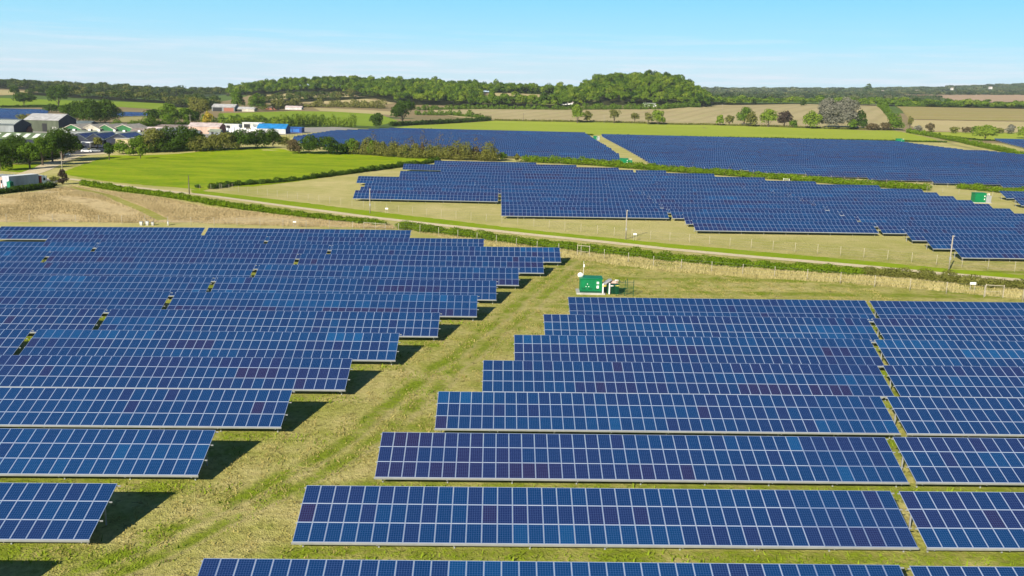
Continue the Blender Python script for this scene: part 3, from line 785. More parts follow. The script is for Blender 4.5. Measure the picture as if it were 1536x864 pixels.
# woods that read as one mass
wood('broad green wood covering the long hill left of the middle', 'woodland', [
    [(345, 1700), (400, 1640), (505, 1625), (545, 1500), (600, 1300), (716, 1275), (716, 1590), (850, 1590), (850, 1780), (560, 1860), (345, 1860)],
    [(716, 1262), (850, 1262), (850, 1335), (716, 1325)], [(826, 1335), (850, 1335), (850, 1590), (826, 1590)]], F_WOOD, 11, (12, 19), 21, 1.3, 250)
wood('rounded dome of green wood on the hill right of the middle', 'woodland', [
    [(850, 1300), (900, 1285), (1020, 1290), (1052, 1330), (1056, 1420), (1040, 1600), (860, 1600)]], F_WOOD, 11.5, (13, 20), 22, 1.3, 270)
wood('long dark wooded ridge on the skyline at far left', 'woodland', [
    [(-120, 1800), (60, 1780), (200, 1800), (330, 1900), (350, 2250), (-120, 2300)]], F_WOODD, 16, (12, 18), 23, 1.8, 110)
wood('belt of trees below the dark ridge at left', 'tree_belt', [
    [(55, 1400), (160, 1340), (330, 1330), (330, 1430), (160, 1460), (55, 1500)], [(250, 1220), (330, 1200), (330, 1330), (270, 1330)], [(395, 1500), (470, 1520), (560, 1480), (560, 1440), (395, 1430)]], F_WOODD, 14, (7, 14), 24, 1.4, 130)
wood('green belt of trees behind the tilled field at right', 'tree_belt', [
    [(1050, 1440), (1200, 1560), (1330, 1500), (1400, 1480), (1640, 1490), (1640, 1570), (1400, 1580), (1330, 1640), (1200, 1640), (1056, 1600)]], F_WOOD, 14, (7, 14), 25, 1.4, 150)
wood('broad belt of far woodland before the distant hills', 'woodland', [
    [(1040, 1900), (1230, 1950), (1390, 1850), (1390, 2300), (1230, 2350), (1040, 2500)], [(1040, 2700), (1350, 2700), (1700, 2950), (1700, 3600), (1040, 3500)]], F_FAR, 22, (9, 15), 26, 2.6, 55)
wood('bluish wooded hills on the far horizon at right', 'woodland', [
    [(1030, 3900), (1700, 3700), (1700, 5300), (1030, 5300)]], F_FAR, 40, (10, 17), 27, 5.0, 55)
wood('dark trees on the horizon behind the left hills', 'woodland', [
    [(-150, 2700), (420, 2600), (420, 2900), (-150, 3000)]], F_FAR, 26, (12, 20), 28, 3.0, 55)

# hedges
hedge([(124, 277.5), (200, 289.5), (300, 304), (400, 319), (500, 331), (576, 338)], 8, 2.2, F_HEDGE, 'clipped green hedge along the concrete lane, its left length above the dry mound', seed=31)
hedge([(603, 343), (700, 356), (800, 369), (900, 380), (1000, 391), (1100, 399.5), (1200, 407), (1292, 413)], 11.5, 2.6, F_HEDGE, 'long green hedge along the lane, its middle length beside the grass aisle', seed=32)
hedge([(1296, 412), (1350, 417), (1400, 422), (1470, 429), (1536, 435), (1620, 442)], 12, 2.6, F_OLIVE, 'browner ragged hedge along the lane at the right frame edge', seed=33, irregular=.35)
hedge([(-30, 295), (0, 291), (40, 286), (82, 280.5)], 8, 2.0, F_DARK, 'dark clipped hedge in front of the parked lorry', seed=34)
hedge([(318, 283.5), (345, 279), (420, 273.5), (500, 264), (600, 251), (660, 242.5)], 5, 2.2, F_DARK, 'low dark hedge between the lush pasture and the block beyond the lane', seed=35, irregular=.4)
hedge([(786, 243), (850, 246), (900, 249), (1000, 257.5), (1100, 264.5), (1216, 273), (1300, 280), (1392, 286)], 9.5, 3.2, F_HEDGE, 'long olive green hedge behind the block beyond the lane', seed=36)
hedge([(1436, 283), (1480, 287), (1536, 293), (1600, 299)], 9, 3.0, F_HEDGE, 'short green hedge behind the green cabinet at right', seed=37)
hedge([(1360, 199), (1400, 206), (1440, 213.5), (1475, 221.5), (1510, 229), (1560, 240)], 5, 2.6, F_HEDGE, 'green hedge running diagonally beside the pale track at right', seed=38, irregular=.35)
hedge([(628, 195), (700, 197.5), (800, 200.5), (890, 203.5)], 2.4, 1.6, F_DARK, 'thin dark hedge at the back of the left far solar block', seed=39)
hedge([(915, 204), (1000, 206), (1150, 208.5), (1300, 211.5), (1420, 214)], 2.4, 1.6, F_DARK, 'thin dark hedge at the back of the right far solar block', seed=40)
hedge([(585, 189), (640, 187), (700, 183.5), (736, 181)], 6, 4, F_DARK, 'thick dark hedge at the left end of the pale green field', seed=41)
hedge([(622, 172.5), (680, 173.5), (725, 177.5)], 6, 4, F_MID, 'bushy hedge at the foot of the tilled field, left end', seed=42, irregular=.4)
hedge([(742, 181), (850, 183), (980, 186), (1110, 189), (1240, 193), (1340, 195.5)], 2.6, 1.8, F_OLIVE, 'thin olive hedge between the pale green field and the tilled field', seed=43)
hedge([(850, 165), (930, 164.5), (1000, 164), (1050, 161.5)], 6.5, 6, F_MID, 'hedge at the foot of the rounded wood', seed=44, irregular=.35)
hedge([(625, 165.5), (720, 164), (850, 165)], 5, 6, F_MID, 'hedge at the foot of the long wooded hill', seed=45, irregular=.4)
hedge([(330, 191), (380, 190), (430, 190.5), (480, 190), (535, 191)], 12, 4, F_LIGHT, 'ragged light green hedgerow behind the blue shed', seed=46, irregular=.38)
hedge([(300, 183), (360, 184), (440, 184.5), (500, 186)], 8, 5, F_MID, 'green scrub row below the green field at left', name='scrub', seed=47, irregular=.5)
hedge([(1318, 160), (1329, 170), (1339, 183)], 8, 5, F_MID, 'light green hedge climbing between the tilled field and the brown field', seed=48, irregular=.3)
hedge([(395, 165), (450, 161), (520, 161), (575, 163)], 8, 9, F_OLIVE, 'line of mixed scrub below the pale hill field', name='scrub', seed=49, irregular=.5)
hedge([(1395, 203), (1470, 211), (1536, 212.5), (1600, 213)], 2.2, 1.6, F_DARK, 'thin dark hedge above the small solar field at right', seed=50)
hedge([(1345, 160), (1440, 160.5), (1536, 161.5), (1640, 162)], 6, 8, F_MID, 'hedge with trees along the top of the brown field at right', seed=51, irregular=.5)
hedge([(0, 161), (60, 161), (110, 162)], 3, 4, F_DARK, 'thin dark hedge behind the solar field at far left', seed=52)
hedge([(738, 139.5), (770, 137), (800, 138.5), (832, 141)], 6.5, 9, F_MID, 'tall straight bright hedge above the pale patch on the hill', seed=53, irregular=.12)
hedge([(745, 156), (780, 155), (830, 156)], 7, 10, F_OLIVE, 'olive scrub below the pale patch on the hill', name='scrub', seed=54, irregular=.5)

hedge([(516, 230), (560, 233), (600, 236), (650, 238.5), (700, 240.5), (745, 242)], 17, 5, F_OLIVE, 'long olive scrub band behind the saplings and pasture', 'scrub', 'scrub', seed=55, irregular=.42)
hedge([(560, 232), (620, 236), (690, 239.5), (735, 241)], 23, 3, F_BROWN, 'thin pinkish brown reeds standing in the scrub band', 'reeds', 'reeds', .28, .4, 56)
hedge([(-20, 246), (20, 243), (60, 239), (88, 235)], 17, 7, F_DARK, 'dark undergrowth behind the lane trees at left', 'undergrowth', 'undergrowth', seed=57, irregular=.35)
hedge([(205, 229), (250, 228), (300, 225)], 16, 6, F_DARK, 'dark undergrowth filling the foot of the dark tree row', 'undergrowth', 'undergrowth', seed=58, irregular=.3)
hedge([(175, 197), (235, 195), (290, 193)], 12, 6, F_MID, 'line of green shrubs behind the long brownish roofed sheds', 'scrub', 'scrub', seed=59, irregular=.5)
# single trees and bushes
T = tree
T(866, 184.5, 28, 20, F_LIGHT, 'tall light green tree, left one of a close pair by the tilled field')
T(881, 184, 18, 13, F_OLIVE, 'smaller olive tree leaning on the tall light green one', style='bush')
T(921, 185, 21, 17, F_OLIVE, 'thin olive tree with a see-through crown in the tilled field edge', style='open', dens=.6)
T(952, 184, 15, 13, F_OLIVE, 'small narrow-footed olive tree between two pairs of field trees', style='open', dens=.8)
T(972, 187, 18, 12, F_OLIVE, 'slim olive tree touching a round bright green one', style='open', dens=.7)
T(987, 187, 21, 21, F_LIGHT, 'round bright green tree on a short trunk in the tilled field edge')
T(1080, 188.5, 16, 13, F_LIGHT, 'small round tree, left of two alike left of the dark bush')
T(1094, 188.5, 16, 13, F_OLIVE, 'small olive round tree, right of two alike left of the dark bush')
T(1116, 188, 27, 20, F_MID, 'tall green tree behind a leaning olive bush')
T(1126, 190, 23, 18, F_OLIVE, 'olive bush in front of a tall green tree', 'bush', 'bush', 'bush')
T(1152, 190.5, 26, 28, F_LIGHT, 'wide light green tree beside a purplish dark one')
T(1176, 191, 24, 22, F_PURPLE, 'purplish dark tree next to the wide light green one')
T(1190, 191.5, 12, 14, F_MID, 'low green bush right of the purplish tree', 'bush', 'bush', 'bush')
T(1216, 193, 27, 25, F_LIGHT, 'light green dome shaped tree left of the big silver tree', style='bush')
T(1243, 193, 45, 38, F_GREY, 'silver grey willow, left half of the big silver pair', style='bush', dens=1.5)
T(1266, 193.5, 46, 44, F_GREY, 'largest silver grey willow, right half of the big silver pair', style='bush', dens=1.5)
T(1290, 194, 29, 22, F_DARK, 'dark green tree against the right side of the silver willow', style='bush')
T(1279, 194.5, 16, 14, F_MID, 'bright green bush at the foot of the silver willow', 'bush', 'bush', 'bush')
T(1310, 195, 10, 22, F_BROWN, 'low brown bush between the silver willow and the round green tree', 'bush', 'bush', 'bush')
T(1342, 195.5, 25, 25, F_MID, 'round green tree at the head of the pale track', style='bush')
T(1328, 195.5, 12, 16, F_BROWN, 'brown bush left of the round green tree by the track', 'bush', 'bush', 'bush')
T(1364, 195, 21, 9, F_OLIVE, 'thin sparse olive tree right of the pale track head', style='open', dens=.6)
T(1377, 197, 9, 14, F_GREY, 'low grey green bush by the pale track head', 'bush', 'bush', 'bush')
T(1395, 198, 14, 13, F_BROWN, 'bare brownish bush left of the small bushes at right', 'bush', 'bush', 'bush', dens=.7)
T(1431, 200, 10, 13, F_OLIVE, 'small olive bush with a white post beside it', 'bush', 'bush', 'bush')
T(1449, 200, 10, 14, F_BROWN, 'brown bush, left of a touching brown and green pair', 'bush', 'bush', 'bush')
T(1462, 200, 11, 12, F_MID, 'green bush, right of a touching brown and green pair', 'bush', 'bush', 'bush')
T(1477, 211, 24, 33, F_LIGHT, 'broad bright green oak standing alone in the green field at right', 'oak_tree', style='open', dens=1.2)
T(1499, 200.5, 9, 13, F_OLIVE, 'olive bush behind the lone bright oak', 'bush', 'bush', 'bush')
T(1515, 201, 15, 14, F_GREY, 'grey green round bush right of the lone bright oak', 'bush', 'bush', 'bush')
T(1537, 208, 18, 22, F_LIGHT, 'green tree cut by the right frame edge', style='open')
T(566, 191, 22, 21, F_DARK, 'dark round tree alone at the left end of the far solar block', style='bush')
T(604, 187, 36, 36, F_DARK, 'large dark spreading tree at the end of the thick dark hedge', style='open')
T(36, 158, 19, 30, F_DARK, 'wide dark oak in the far left green field', 'oak_tree', style='open')
T(88, 159, 31, 32, F_DARK, 'tall dark tree right of the wide oak at far left')
T(22, 141, 12, 16, F_DARK, 'dark tree beside the pale field at far left', style='bush')
T(78, 169, 13, 22, F_DARK, 'low dark tree clump behind the grey roofed barn', 'bush', 'bush', 'bush')
T(96, 171, 12, 14, F_MID, 'small green tree peeping over the grey roofed barn', style='bush')
T(35, 180, 9, 17, F_OLIVE, 'olive bush between the two barns at far left', 'bush', 'bush', 'bush')
T(114, 184, 32, 36, F_DARK, 'dark conifer-like tree, leftmost of the dark trio behind the sheds', style='bush')
T(138, 185, 36, 40, F_DARK, 'dark dense tree, middle of the dark trio behind the sheds', style='bush')
T(161, 185, 36, 38, F_DARK, 'dark dense tree, rightmost of the dark trio behind the sheds', style='bush')
T(232, 184, 20, 26, F_DARK, 'dark bush tree right of the pale grass patch', style='bush')
T(255, 186, 31, 28, F_MID, 'mid green tree behind the dark row of sheds', style='bush')
T(277, 186, 24, 26, F_MID, 'green tree left of the yellow one', style='bush')
T(298, 178, 30, 36, F_OLIVE, 'big olive tree above the yellow tree')
T(290, 186, 20, 22, F_DARK, 'dark bush at the left foot of the yellow tree', 'bush', 'bush', 'bush')
T(312, 187, 19, 14, F_YELLOW, 'bright yellow tree behind the pinkish shed', style='bush')
T(356, 166, 32, 20, F_MID, 'tall green tree behind the open farm barn')
T(386, 167, 26, 26, F_MID, 'green tree right of the farm barn with pale roofs', style='bush')
T(415, 166, 16, 18, F_OLIVE, 'small olive tree in the farm scrub', style='bush')
T(2, 256, 42, 34, F_DARK, 'dark tree cut by the left frame edge near the lorry', style='bush')
T(20, 247, 44, 56, F_DARK, 'big dark bushy tree left of the lane trees', style='bush')
T(45, 253, 40, 26, F_MID, 'slim green tree with a pale trunk, nearest of the lane trees', style='open')
T(64, 248, 42, 34, F_MID, 'green tree standing second along the lane', style='open')
T(79, 243, 44, 34, F_DARK, 'green tree standing third along the lane', style='open')
T(94, 240, 48, 44, F_DARK, 'tallest dark tree at the bend of the lane')
T(113, 226, 22, 22, F_DARK, 'dark tree tucked behind the tallest lane tree', style='bush')
T(147, 224, 18, 15, F_OLIVE, 'small olive tree among the parked cars', style='open')
T(164, 240, 26, 15, F_DARK, 'small dark tree on the pasture edge beside the car park', style='open')
T(182, 231, 21, 28, F_MID, 'green bushy tree in front of the sandy flat-roofed building', style='bush')
T(196, 234, 13, 15, F_LIGHT, 'little light green bush at the pasture edge', 'bush', 'bush', 'bush')
T(211, 238, 19, 14, F_LIGHT, 'young light green tree on the pasture with a thin trunk', style='open')
for px_, py_, h_, w_, f_, l_ in ((210, 229, 26, 30, F_MID, 'green tree at the left end of the dark tree row'), (230, 228.5, 36, 38, F_OLIVE, 'olive topped tree in the dark tree row, second from left'),
        (250, 227.5, 38, 44, F_DARK, 'dark dense tree in the middle of the dark tree row'), (272, 226.5, 38, 44, F_DARK, 'tallest dense tree in the dark tree row'), (292, 224, 28, 34, F_MID, 'green tree at the right end of the dark tree row')):
    T(px_, py_, h_, w_, f_, l_, style='bush')
for px_, py_, h_, w_, f_, l_ in ((300, 226.5, 23, 40, F_OLIVE, 'olive mounded bush below the dark tree row'), (320, 226, 25, 32, F_OLIVE, 'rounded olive bush right of the mounded one'), (341, 225, 27, 38, F_OLIVE, 'broad olive bush below the pinkish shed'), (363, 223.5, 30, 42, F_DARK, 'big dark bush below the white stacks'),
        (386, 222, 28, 36, F_DARK, 'dark bush below the blue shed roof'), (408, 220, 27, 32, F_DARK, 'dark bush below the blue shed doors'), (425, 219, 14, 22, F_OLIVE, 'low olive bush filling the gap before the next bushes'),
        (441, 230.5, 22, 22, F_BROWN, 'brownish bush, left of the trio on the pasture crest'), (466, 231, 29, 34, F_DARK, 'dark green bush, middle of the trio on the pasture crest'), (494, 231.5, 27, 34, F_DARK, 'dark bush, right of the trio on the pasture crest'), (512, 231.5, 17, 20, F_DARK, 'small dark bush trailing the trio on the pasture crest'),
        (528, 231, 24, 22, F_MID, 'green bush left of the saplings')):
    T(px_, py_, h_, w_, f_, l_, 'bush', 'bush', 'bush')
sap = [(546, 232, 21, 14, F_OLIVE), (558, 233, 23, 16, F_MID), (574, 234, 22, 18, F_OLIVE), (590, 235, 20, 18, F_OLIVE), (606, 236, 18, 18, F_MID), (622, 236.5, 22, 16, F_OLIVE), (634, 237, 24, 8, F_BROWN), (648, 237.5, 18, 20, F_MID), (664, 239, 14, 14, F_OLIVE), (682, 239.5, 20, 20, F_BROWN), (696, 240, 22, 18, F_OLIVE), (712, 240.5, 21, 18, F_BROWN), (728, 240.8, 18, 18, F_OLIVE), (741, 241, 14, 14, F_MID), (754, 241.2, 14, 14, F_MID)]
for i, (px_, py_, h_, w_, f_) in enumerate(sap):
    T(px_, py_, h_, w_, f_, f'{ORD[i] if i else "first"} scrubby sapling from the left between the pasture and far solar block', 'sapling', 'sapling', 'bush' if w_ > 10 else 'tall', 'saplings in front of the far solar block', .75)
T(775, 243, 13, 9, F_OLIVE, 'narrow column shaped bush alone in the pale gap', 'bush', 'bush', 'bush')
T(1302, 141, 15, 15, F_DARK, 'round dark tree standing up on the far skyline at right', style='bush')
T(1205, 158.5, 9, 9, F_DARK, 'dark bush on the crest of the tilled field', 'bush', 'bush', 'bush')
T(95, 276.5, 24, 15, F_PURPLE, 'purplish dark bush where the lanes meet', 'bush', 'bush', 'bush')
T(82, 272, 8, 16, F_OLIVE, 'small scrub beside the lorry cab', 'bush', 'bush', 'bush')
T(1288, 409, 9, 16, F_LIGHT, 'bright green shrub bulging from the lane hedge at right', 'bush', 'bush', 'bush')
T(297, 282, 6, 10, F_DARK, 'small dark bush at the pasture gate', 'bush', 'bush', 'bush')
T(333, 281.5, 7, 16, F_DARK, 'rounded dark bush at the tip of the low dark hedge', 'bush', 'bush', 'bush')

# tall dry grass and short tufts: nobody could count the blades
def blades(name, label, n, area, height, width, mat, seed, keep=None, lean=.35):
    rng = np.random.default_rng(seed); poly = np.array(area); lo, hi = poly.min(0), poly.max(0)
    X = rng.uniform(lo[0], hi[0], n*3); Y = rng.uniform(lo[1], hi[1], n*3); ins = np.zeros(n*3, bool)
    for i in range(len(poly)):
        (x1, y1), (x2, y2) = poly[i], poly[(i+1) % len(poly)]
        ins ^= ((y1 > Y) != (y2 > Y)) & (X < (x2-x1)*(Y-y1)/(y2-y1+1e-12)+x1)
    if keep is not None: ins &= keep(X, Y, rng)
    X, Y = X[ins][:n], Y[ins][:n]; k = len(X); Z = H(X, Y)
    a = rng.uniform(0, 6.28, k); hh = rng.uniform(*height, k); ww = width*rng.uniform(.6, 1.4, k)
    lx, ly = rng.normal(0, lean, k)*hh, rng.normal(0, lean, k)*hh
    dx, dy = np.cos(a)*ww/2, np.sin(a)*ww/2
    V = np.stack([np.c_[X-dx, Y-dy, Z-.03], np.c_[X+dx, Y+dy, Z-.03], np.c_[X+lx+dx*.3, Y+ly+dy*.3, Z+hh], np.c_[X+lx-dx*.3, Y+ly-dy*.3, Z+hh]], 1).reshape(-1, 3)
    o = link(name, raw_mesh(name, V, np.arange(4*k).reshape(k, 4), mat)); return tag(o, label, 'grass', None, 'stuff')
def clump(sc, thr, seed):
    r = np.random.default_rng(seed); ph = r.uniform(0, 6.28, (7, 2)); fr = r.normal(0, 1/sc, (7, 2))
    def f(X, Y, rng):
        s = sum(np.sin(fr[i, 0]*X+fr[i, 1]*Y+ph[i, 0]) for i in range(7))/2.0
        return s+rng.normal(0, .45, X.size) > thr
    return f
strip = [tuple(g(*q)[:2]) for q in [(605, 343), (700, 356), (800, 368.5), (900, 380), (1000, 392), (1100, 400), (1200, 408), (1300, 414), (1400, 421), (1536, 433), (1620, 440)]]
strip2 = [tuple(g(*q)[:2]) for q in [(1620, 458), (1536, 450), (1400, 436), (1280, 426), (1150, 418), (1000, 408), (880, 392), (760, 374), (640, 352)]]
blades('tall_grass', 'tall pale dry grass between the lane hedge and the field fence', 90000, strip+strip2, (.16, .48), .085, F_STRAW, 61, clump(3.0, -.9, 5), .5)
stripL = [tuple(g(*q)[:2]) for q in [(-40, 299), (20, 292), (80, 284), (110, 279), (200, 292), (300, 308), (400, 321), (500, 332), (590, 338), (590, 344), (420, 339), (300, 336), (0, 332), (-40, 332)]]
PTH = np.array([g(*q)[:2] for q in [(104, 280), (140, 288), (180, 301), (215, 315), (245, 330)]])
def offpath(X, Y, rng):
    d = np.full(X.size, 99.0)
    for a, b in zip(PTH, PTH[1:]):
        ab = b-a; t = np.clip(((X-a[0])*ab[0]+(Y-a[1])*ab[1])/(ab@ab), 0, 1); d = np.minimum(d, np.hypot(X-a[0]-t*ab[0], Y-a[1]-t*ab[1]))
    return clump(5, -.75, 6)(X, Y, rng) & (d > 1.1+rng.uniform(0, .9, X.size))
blades('tall_grass', 'rough tan grass covering the mound above the left solar rows', 110000, stripL, (.12, .42), 0.11, F_RANK, 62, offpath, .5)
aisle = [(-33, 41), (-12, 41), (-8, 60), (0, 82), (8, 104), (12, 118), (24, 128), (60, 128), (60, 140), (26, 150), (14, 165), (10, 160), (4, 138), (-5, 112), (-16, 86), (-24, 64)]
blades('short_grass', 'short dry grass tufts over the mown aisle', 70000, aisle, (.05, .17), .11, F_TUFT, 63, clump(.8, .35, 7), .6)
blades('short_grass', 'fresh green grass tufts along the wheel tracks', 26000, [(a-3.2, b) for a, b in TRACK]+[(a+3.2, b) for a, b in TRACK[::-1]], (.05, .16), .10, F_GREEN, 64, clump(1.1, .55, 8), .6)
def dripkeep(X, Y, rng):
    ph = ((Y-53.2+101.3)/10.13) % 1.0; inx = (X < np.interp(Y, [43, 155], [-25, 10])) | (X > np.interp(Y, [43, 115], [-17, 10]))
    return inx & ((ph > .83) | (ph < .03)) & (rng.uniform(size=X.size) < .8)
blades('short_grass', 'green grass fringe below the low edges of the near solar tables', 40000, [(-45, 42), (45, 42), (75, 120), (-75, 120)], (.06, .24), .11, F_GREEN, 65, dripkeep, .5)

blades('weeds', 'darker weed clumps and rank grass dotted over the mown aisle', 9000, aisle, (.10, .34), .14, F_MID, 66, clump(.55, 1.55, 9), .5)
blades('weeds', 'rank bright weeds standing below the near table edges', 7000, [(-45, 42), (45, 42), (75, 120), (-75, 120)], (.18, .5), .14, F_GREEN, 67, lambda X, Y, r: dripkeep(X, Y, r) & clump(.9, 1.0, 10)(X, Y, r), .45)
# ================================================================ BUILDINGS
W_OLIVE = ribbed('olive_cladding', (.085, .10, .065)); W_NAVY = ribbed('navy_cladding', (.020, .026, .050)); W_GREEN = ribbed('green_cladding', (.03, .15, .05))
W_CREAM = ribbed('cream_cladding', (.48, .44, .36)); W_WHITE = ribbed('white_cladding', (.55, .55, .53)); W_PINK = ribbed('pinkish_cladding', (.55, .38, .30))
W_BLUE = ribbed('blue_cladding', (.03, .14, .42)); W_DBLUE = ribbed('dark_blue_cladding', (.015, .05, .22)); W_GREY = ribbed('grey_cladding', (.24, .26, .27))
R_GREY = ribbed('pale_grey_roof', (.47, .46, .45)); R_DGREY = ribbed('slate_grey_roof', (.14, .17, .17)); R_MOSS = ribbed('mossy_green_roof', (.13, .18, .085))
R_PINK = ribbed('pale_pink_roof', (.58, .48, .45)); R_BROWN = ribbed('brown_grey_roof', (.26, .21, .18)); R_BLUE = ribbed('bright_blue_roof', (.02, .22, .52))
R_RED = ribbed('red_tile_roof', (.38, .15, .10), .3); R_CREAM = ribbed('cream_roof', (.46, .41, .33)); R_LGREEN = ribbed('grey_green_roof', (.25, .28, .21))
SAND = plain('sandy_render', (.48, .40, .24), .85); BRICK = plain('red_brick', (.30, .12, .08), .85); WHITEP = plain('white_paint', (.80, .80, .78), .5, 0, .06)
DARKO = plain('dark_opening', (.012, .013, .015), .6); GLASS = plain('dark_window_glass', (.02, .03, .04), .12, 0, .1); SKYL = plain('roof_light_sheet', (.72, .74, .66), .4, 0, .08)
SOLROOF = plain('roof_solar_glass', (.055, .055, .16), .25, 0, .2, .6)
CONC = plain('concrete', (.40, .39, .36), .85)
def rect(m, x0, x1, z0, z1, y, t=.08, mi=0): return m.box(((x0+x1)/2, y-t/2, (z0+z1)/2), (x1-x0, t, z1-z0), 0, mi)
def barn(name, label, px, py, wpx, eave_m, rise_m, depth, wall, roof, axis='x', rz=0.0, gable=None, over=.35, cat='shed', openings=(), skylights=0, solar=False, group=None, width=None, roof_trim=None):
    """gabled building whose front (towards the camera) is centred on a surveyed point; ridge along x or y"""
    p = g(px, py); W = width or wpx*mpp(p[1]); D = depth
    t = thing(name, label, cat, (p[0], p[1], p[2]-.1), rz, group)
    m = MB(); e, r = eave_m, rise_m
    if axis == 'x':
        prof = [(0, 0), (D, 0), (D, e), (D/2, e+r), (0, e)]
        m.prism([(-W/2, y, z) for y, z in prof], (W, 0, 0), 0)
    else:
        prof = [(-W/2, 0), (W/2, 0), (W/2, e), (0, e+r), (-W/2, e)]
        m.prism([(x, 0, z) for x, z in prof], (0, D, 0), 0)
    m.build('wall', [wall], t)
    if gable is not None:
        q = MB()
        if axis == 'x': q.prism([(W/2+.01, .05, .05), (W/2+.01, D-.05, .05), (W/2+.01, D-.05, e), (W/2+.01, D/2, e+r-.1), (W/2+.01, .05, e)], (.06, 0, 0))
        else: q.prism([(-W/2+.05, -.07, .05), (W/2-.05, -.07, .05), (W/2-.05, -.07, e), (0, -.07, e+r-.1), (-W/2+.05, -.07, e)], (0, .06, 0))
        q.build('gable', [gable], t)
    # roof slopes, a little thick and overhanging
    rf = MB(); th = .14
    if axis == 'x':
        sl_ = r/(D/2)
        for sgn in (0, 1):
            ya, yb = (-over, D/2) if sgn == 0 else (D+over, D/2)
            za, zb = e-over*sl_+.02, e+r+.02
            rf.prism([(-W/2-over, ya, za), (-W/2-over, yb, zb), (-W/2-over, yb, zb+th), (-W/2-over, ya, za+th)], (W+2*over, 0, 0))
    else:
        sl_ = r/(W/2)
        for sgn in (-1, 1):
            xa, xb = sgn*(W/2+over), 0
            za, zb = e-over*sl_+.02, e+r+.02
            rf.prism([(xa, -over, za), (xb, -over, zb), (xb, -over, zb+th), (xa, -over, za+th)], (0, D+2*over, 0))
    ro = rf.build('roof', [roof], t)
    if roof_trim is not None and axis == 'y':
        q = MB()
        for sgn in (-1, 1):
            q.prism([(sgn*(W/2+over), -over-.06, e-over*sl_-.12), (0, -over-.06, e+r-.12), (0, -over-.06, e+r+.30), (sgn*(W/2+over), -over-.06, e-over*sl_+.30)], (0, .05, 0))
        q.build('barge_board', [roof_trim], ro)
    if skylights:
        for i in range(skylights):
            q = MB(); xx = -W/2+W*(i+.8)/(skylights+.6); a, b = .18, .80
            z = lambda f: e+r*f+th+.05
            q.prism([(xx, D/2*a, z(a)), (xx, D/2*b, z(b)), (xx, D/2*b, z(b)+.05), (xx, D/2*a, z(a)+.05)], (W/(skylights*2.3), 0, 0))
            q.build('skylight', [SKYL], ro)
    if solar:
        q = MB()
        for sgn in (-1, 1):
            z = lambda f: e+r*(1-f)+th+.08
            q.prism([(sgn*W/2*.12, D*.04, z(.12)), (sgn*W/2*.88, D*.04, z(.88)), (sgn*W/2*.88, D*.04, z(.88)+.05), (sgn*W/2*.12, D*.04, z(.12)+.05)], (0, D*.92, 0))
        q.build('roof_panel', [SOLROOF], ro)
    for nm, x0, x1, z0, z1, mt in openings:
        q = MB(); rect(q, x0*W, x1*W, z0, z1, -.005 if nm != 'door' else -.01, .07); q.build(nm, [mt], t)
    return t, W
def flat_box(name, label, px, py, wpx, hgt, depth, wall, roof, cat='shed', openings=(), over=.3, rz=0.0, group=None):
    p = g(px, py); W = wpx*mpp(p[1])
    t = thing(name, label, cat, (p[0], p[1], p[2]-.1), rz, group)
    MB().box((0, depth/2, hgt/2), (W, depth, hgt)).build('wall', [wall], t)
    MB().box((0, depth/2, hgt+.12), (W+2*over, depth+2*over, .22)).build('roof', [roof], t)
    for nm, x0, x1, z0, z1, mt in openings:
        q = MB(); rect(q, x0*W, x1*W, z0, z1, -.005, .07); q.build(nm, [mt], t)
    return t, W

# industrial yard, from the back to the front
barn('barn', 'large olive barn with a pale grey roof and dark right gable', 63, 197.5, 50, 7.2, 3.6, 24, W_OLIVE, R_GREY, 'x', 0, W_NAVY, cat='barn',
     openings=(('door', -.14, .0, .1, 5.2, W_OLIVE), ('door', .02, .16, .1, 5.2, DARKO), ('door', .30, .42, .1, 3.2, CONC)))
p = g(110, 192)
t, W_ = barn('annexe', 'dark low annexe with grey green roof beside the large olive barn', 112, 193, 44, 3.4, 1.8, 14, W_NAVY, R_DGREY, 'x', 0, W_NAVY, cat='annexe')
barn('barn', 'grey barn at the left frame edge with a row of white roof strips', 4, 202, 34, 5.6, 3.0, 20, W_GREY, R_DGREY, 'x', 0, W_NAVY, cat='barn', skylights=9)
barn('cottage', 'small cottage with a bright red tiled roof and chimney', 37, 201, 9, 2.4, 2.0, 6, BRICK, R_RED, 'x', 0, None, cat='cottage')
c_ = bpy.data.objects[-1] if False else None
barn('shed', 'long shed with a mossy green roof and six white skylights', 24, 219, 96, 3.4, 2.5, 15, W_NAVY, R_MOSS, 'x', 0, None, cat='shed', skylights=6)
for i, (px_, w_, gm, lab) in enumerate(((108, 27, W_GREEN, 'green gabled unit, leftmost of the white edged units'), (136, 26, W_CREAM, 'cream gabled unit between the green gabled ones'),
                                       (158, 24, W_GREEN, 'green gabled unit, middle one with white edges'), (185, 32, W_GREEN, 'widest green gabled unit, rightmost with white edges'))):
    barn('workshop', lab, px_, 200, w_, 2.8, 2.6, 26, W_CREAM, R_CREAM, 'y', 0, gm, cat='workshop', group='white edged gabled units', roof_trim=W_CREAM)
t, W_ = flat_box('workshop', 'long low workshop with flat grey green roof and white vents', 165, 206, 132, 3.0, 12, W_GREY, R_LGREEN, 'workshop')
for i in range(7):
    q = MB(); xx = -W_/2+W_*(i+.6)/7.2; q.box((xx, 3+(i % 2)*4, 3.6), (1.3, 1.3, 1.2)); v = q.build('roof_vent', [WHITEP], t)
    MB().box((xx+1.0, 3+(i % 2)*4, 3.6), (.5, 1.2, 1.1)).build('vent_shade_block', [DARKO], v)  # near-black box modelled in place of the shade beside the vent
barn('shed', 'long brownish roofed shed row behind the green units', 245, 196, 150, 2.6, 1.4, 12, W_GREY, R_BROWN, 'x', 0, None)
